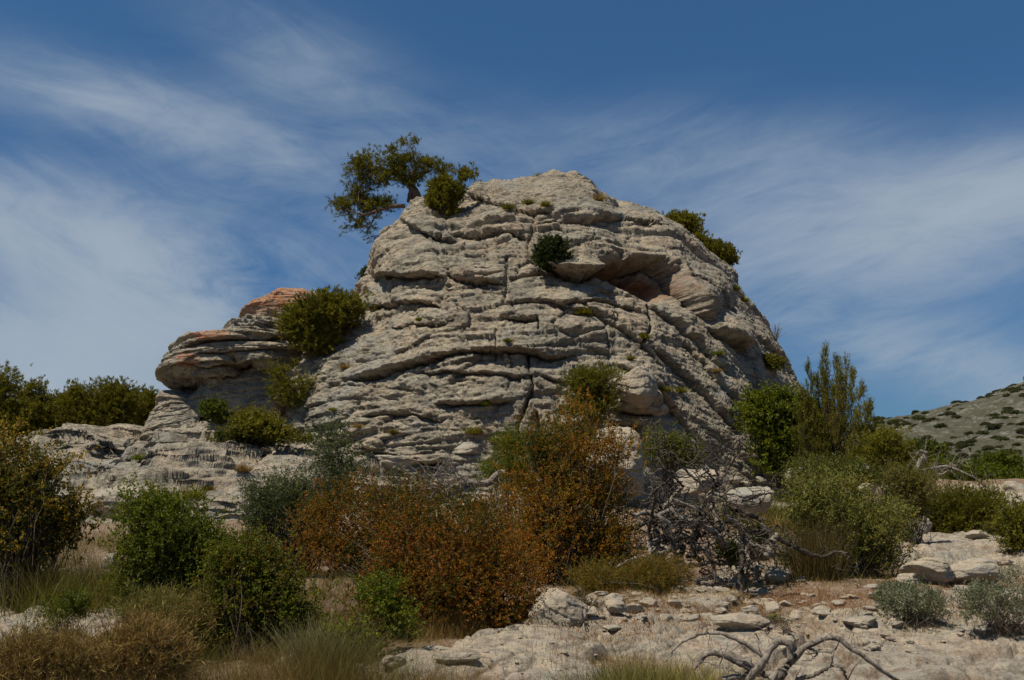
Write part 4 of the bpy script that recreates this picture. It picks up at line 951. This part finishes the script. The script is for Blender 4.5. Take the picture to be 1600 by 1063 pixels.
boulder('small pale stone above the path under the tall orange shrub', 960, 938, 34, 11, 123, name='stone', cat='stone')
boulder('speckled grey flat stone on the reddish flat', 1142, 938, 52, 18, 124, name='stone', cat='stone')
boulder('pink wedge shaped stone left of the speckled flat stone path', 1172, 962, 34, 15, 125, name='stone', cat='stone')
boulder('small orange stone at the left edge beside the bright green cushion', 20, 932, 18, 14, 126, name='stone', cat='stone', li=(0, .8, .7))
boulder('pale stone lying in brown grass on the left slab', 95, 898, 26, 9, 127, name='stone', cat='stone')
boulder('round cream stone resting on the upper apron', 182, 724, 16, 9, 128, name='stone', cat='stone')
boulder('white rock left of the bright green shrub', 172, 898, 26, 34, 129, name='stone', cat='stone')
boulder('flat stone under the silvery mound at the right', 1545, 993, 40, 14, 130, name='flat_stone', cat='stone')
boulder('low brown slab stone left of the larger silvery herb', 1350, 978, 56, 16, 131, name='flat_stone', cat='stone')
boulder('brown pebble pair left stone on the bottom slab', 1355, 1010, 14, 10, 132, name='stone', cat='stone')
boulder('brown pebble pair right stone on the bottom slab', 1368, 1017, 20, 10, 133, name='stone', cat='stone')
boulder('jutting pale apron slab above the yellow weed', 290, 742, 180, 30, 134, name='slab_rock', cat='rock', dpt=.5, sub=6, cuts=6, sink=.4, tilt=8)
boulder('smooth pale slab low on the apron left of the bright green shrub', 190, 800, 130, 40, 135, name='slab_rock', cat='rock', dpt=.6, sub=6, cuts=6, sink=.4)
boulder('thin overhanging slab right of the jutting apron slab', 395, 712, 90, 14, 136, name='slab_rock', cat='rock', dpt=.5, cuts=5, tilt=6)
boulder('block standing out at the foot of the face above the slope bush', 992, 630, 78, 62, 137, Y=float(surf(992, 625)[1])-.3, sub=6)
boulder('small block just right below the standing out face block', 1030, 652, 34, 26, 138)
boulder('long lens shaped slab beneath the outcrop crown', 745, 440, 92, 27, 139, sub=6, dpt=.5)
boulder('slab at the foot of the main face above the rusty shrub', 640, 728, 120, 26, 140, sub=6, dpt=.5)
boulder('second slab at the foot of the main face left of the corner', 730, 712, 60, 22, 141, dpt=.6)
# scattered stones: copies of eight shapes
protos = []
for k in range(8):
    V, F = stone_shape(200+k, 1, .8, .5 if k % 2 else .38, 4, 8); protos.append((V, F))
PM = []
r = np.random.default_rng(77)
for k, (V, F) in enumerate(protos):
    me = None
    o = mesh('small_stone', V, F, M_BOULDER, None, {'lichen': np.zeros(len(V)), 'stain': np.zeros(len(V))}, True)
    PM.append(o)
spots = []
REG = [('loose pale stone on the reddish stony flat', 'small stones strewn on the stony flat', [(1150,930,170,40),(1290,960,200,50),(1000,950,120,40),(1500,960,160,70),(1330,985,200,40)], 230, 5, 32),
       ('loose white stone on the weedy slope at the right', 'white stones on the weedy slope', [(1250,770,120,40),(1440,770,130,50),(1570,760,60,60)], 60, 8, 34),
       ('loose stone beside the pale slab path at the bottom', 'stones along the slab path', [(780,1010,260,60)], 40, 4, 14)]
first = set()
for lab, grp, regs, n, s0, s1 in REG:
    done = 0
    while done < n:
        cx, cy, rx, ry = regs[r.integers(len(regs))]; a = cx+r.normal(0, .5)*rx; b = cy+r.normal(0, .5)*ry
        if not (4 < a < 1596 and 700 < b < 1058): continue
        Y = _D[int(b/2), int(a/2)]
        if Y > 32: continue
        k = int(r.integers(8)); src = PM[k]
        if k in first: o = src.copy(); COL.objects.link(o)
        else: o = src; first.add(k)
        p = p2w(a, b, Y); sz = (s0+(s1-s0)*r.random()**2.2)*Y/FPX*1.35
        o.location = (p[0], p[1], p[2]+sz*.04); o.scale = (sz, sz*r.uniform(.8, 1.2), sz*r.uniform(.7, 1.2)); o.rotation_euler = (r.normal(0, .15), r.normal(0, .15), r.uniform(0, 6.28))
        tag(o, lab, 'stone', grp); done += 1
# --- bushes and trees on the distant hill ---------------------------------------------------
def far_bush_mesh(seed):
    r = np.random.default_rng(seed); n = 700; d = nrm(r.normal(size=(n, 3))); d[:, 2] = np.abs(d[:, 2])
    p = d*(.55+.5*r.random((n, 1)))*(1+.35*fbm(d*1.6+seed, 2, seed))[:, None]*np.array([1, 1, .7])
    V, F, T = leafquads(p, nrm(d+r.normal(0, .6, (n, 3))), np.full(n, .28), np.full(n, .2), r, pick_tint(r, [(.05,.058,.028),(.07,.08,.036),(.095,.10,.045)], n, fbm(p*1.5, 2, 4), .2))
    return mesh('hillside_bush', V, F, M_LEAF, None, {'tint': T}, False)
FB = [far_bush_mesh(400+k) for k in range(4)]; used = set(); cnt = 0
while cnt < 290:
    i = int(r.integers(60, 400)); j = int(r.integers(15, 175)); p = HILLV[i, j]; px, py, f = w2p(p[None]); 
    if not (1340 < px[0] < 1640 and py[0] < 775): continue
    if vn(p[None]*.06, 77)[0] + r.normal(0, .45) < -.1: continue
    k = int(r.integers(4)); o = FB[k]
    if k in used: o = o.copy(); COL.objects.link(o)
    else: used.add(k)
    s = r.uniform(.3, .8)*(1.8 if r.random() < .12 else 1); o.location = tuple(p - np.array([0, 0, .1])); o.scale = (s*1.5, s*1.3, s); o.rotation_euler = (0, 0, r.uniform(0, 6))
    tag(o, 'dark rounded bush among the pale rocks of the distant hillside', 'bush', 'bushes dotted over the distant hillside'); cnt += 1
shrub('lone_tree', 'lone tiny flat topped tree on the distant ridge line', 'tree', [(1431,646,5,3.5),(1428,645,3,2)], 262, p2w(1431, 655, 262), DKGREEN, 16, 14, 10, .35, .25, .2, .2, seed=66, woodn=20, wood=M_BARK, leafparts='crown', woodname='trunk', twr=.05)
for i, (a, b, w, h, Y, lab) in enumerate([(1470,745,60,18,45,'long low dark thicket at the foot of the distant hill, left part'),(1560,735,40,20,48,'dark rounded bush at the foot of the distant hill near the right edge'),(1540,755,70,14,42,'low yellow green thicket in front of the foot of the hill'),(1440,715,36,16,50,'dark bush on the skyline dip behind the dead branches')]):
    shrub('hill_foot_bush', lab, 'bush', [(a, b-h*.3, w*.6, h*.7), (a+w*.4, b, w*.4, h*.5), (a-w*.4, b, w*.4, h*.5)], Y, p2w(a, b+8, Y), GREEN[:3], 90, 18, 10, .14, .06, .3, .25, seed=500+i, woodn=20, zmin=-50)
print('all', time.time()-T0)
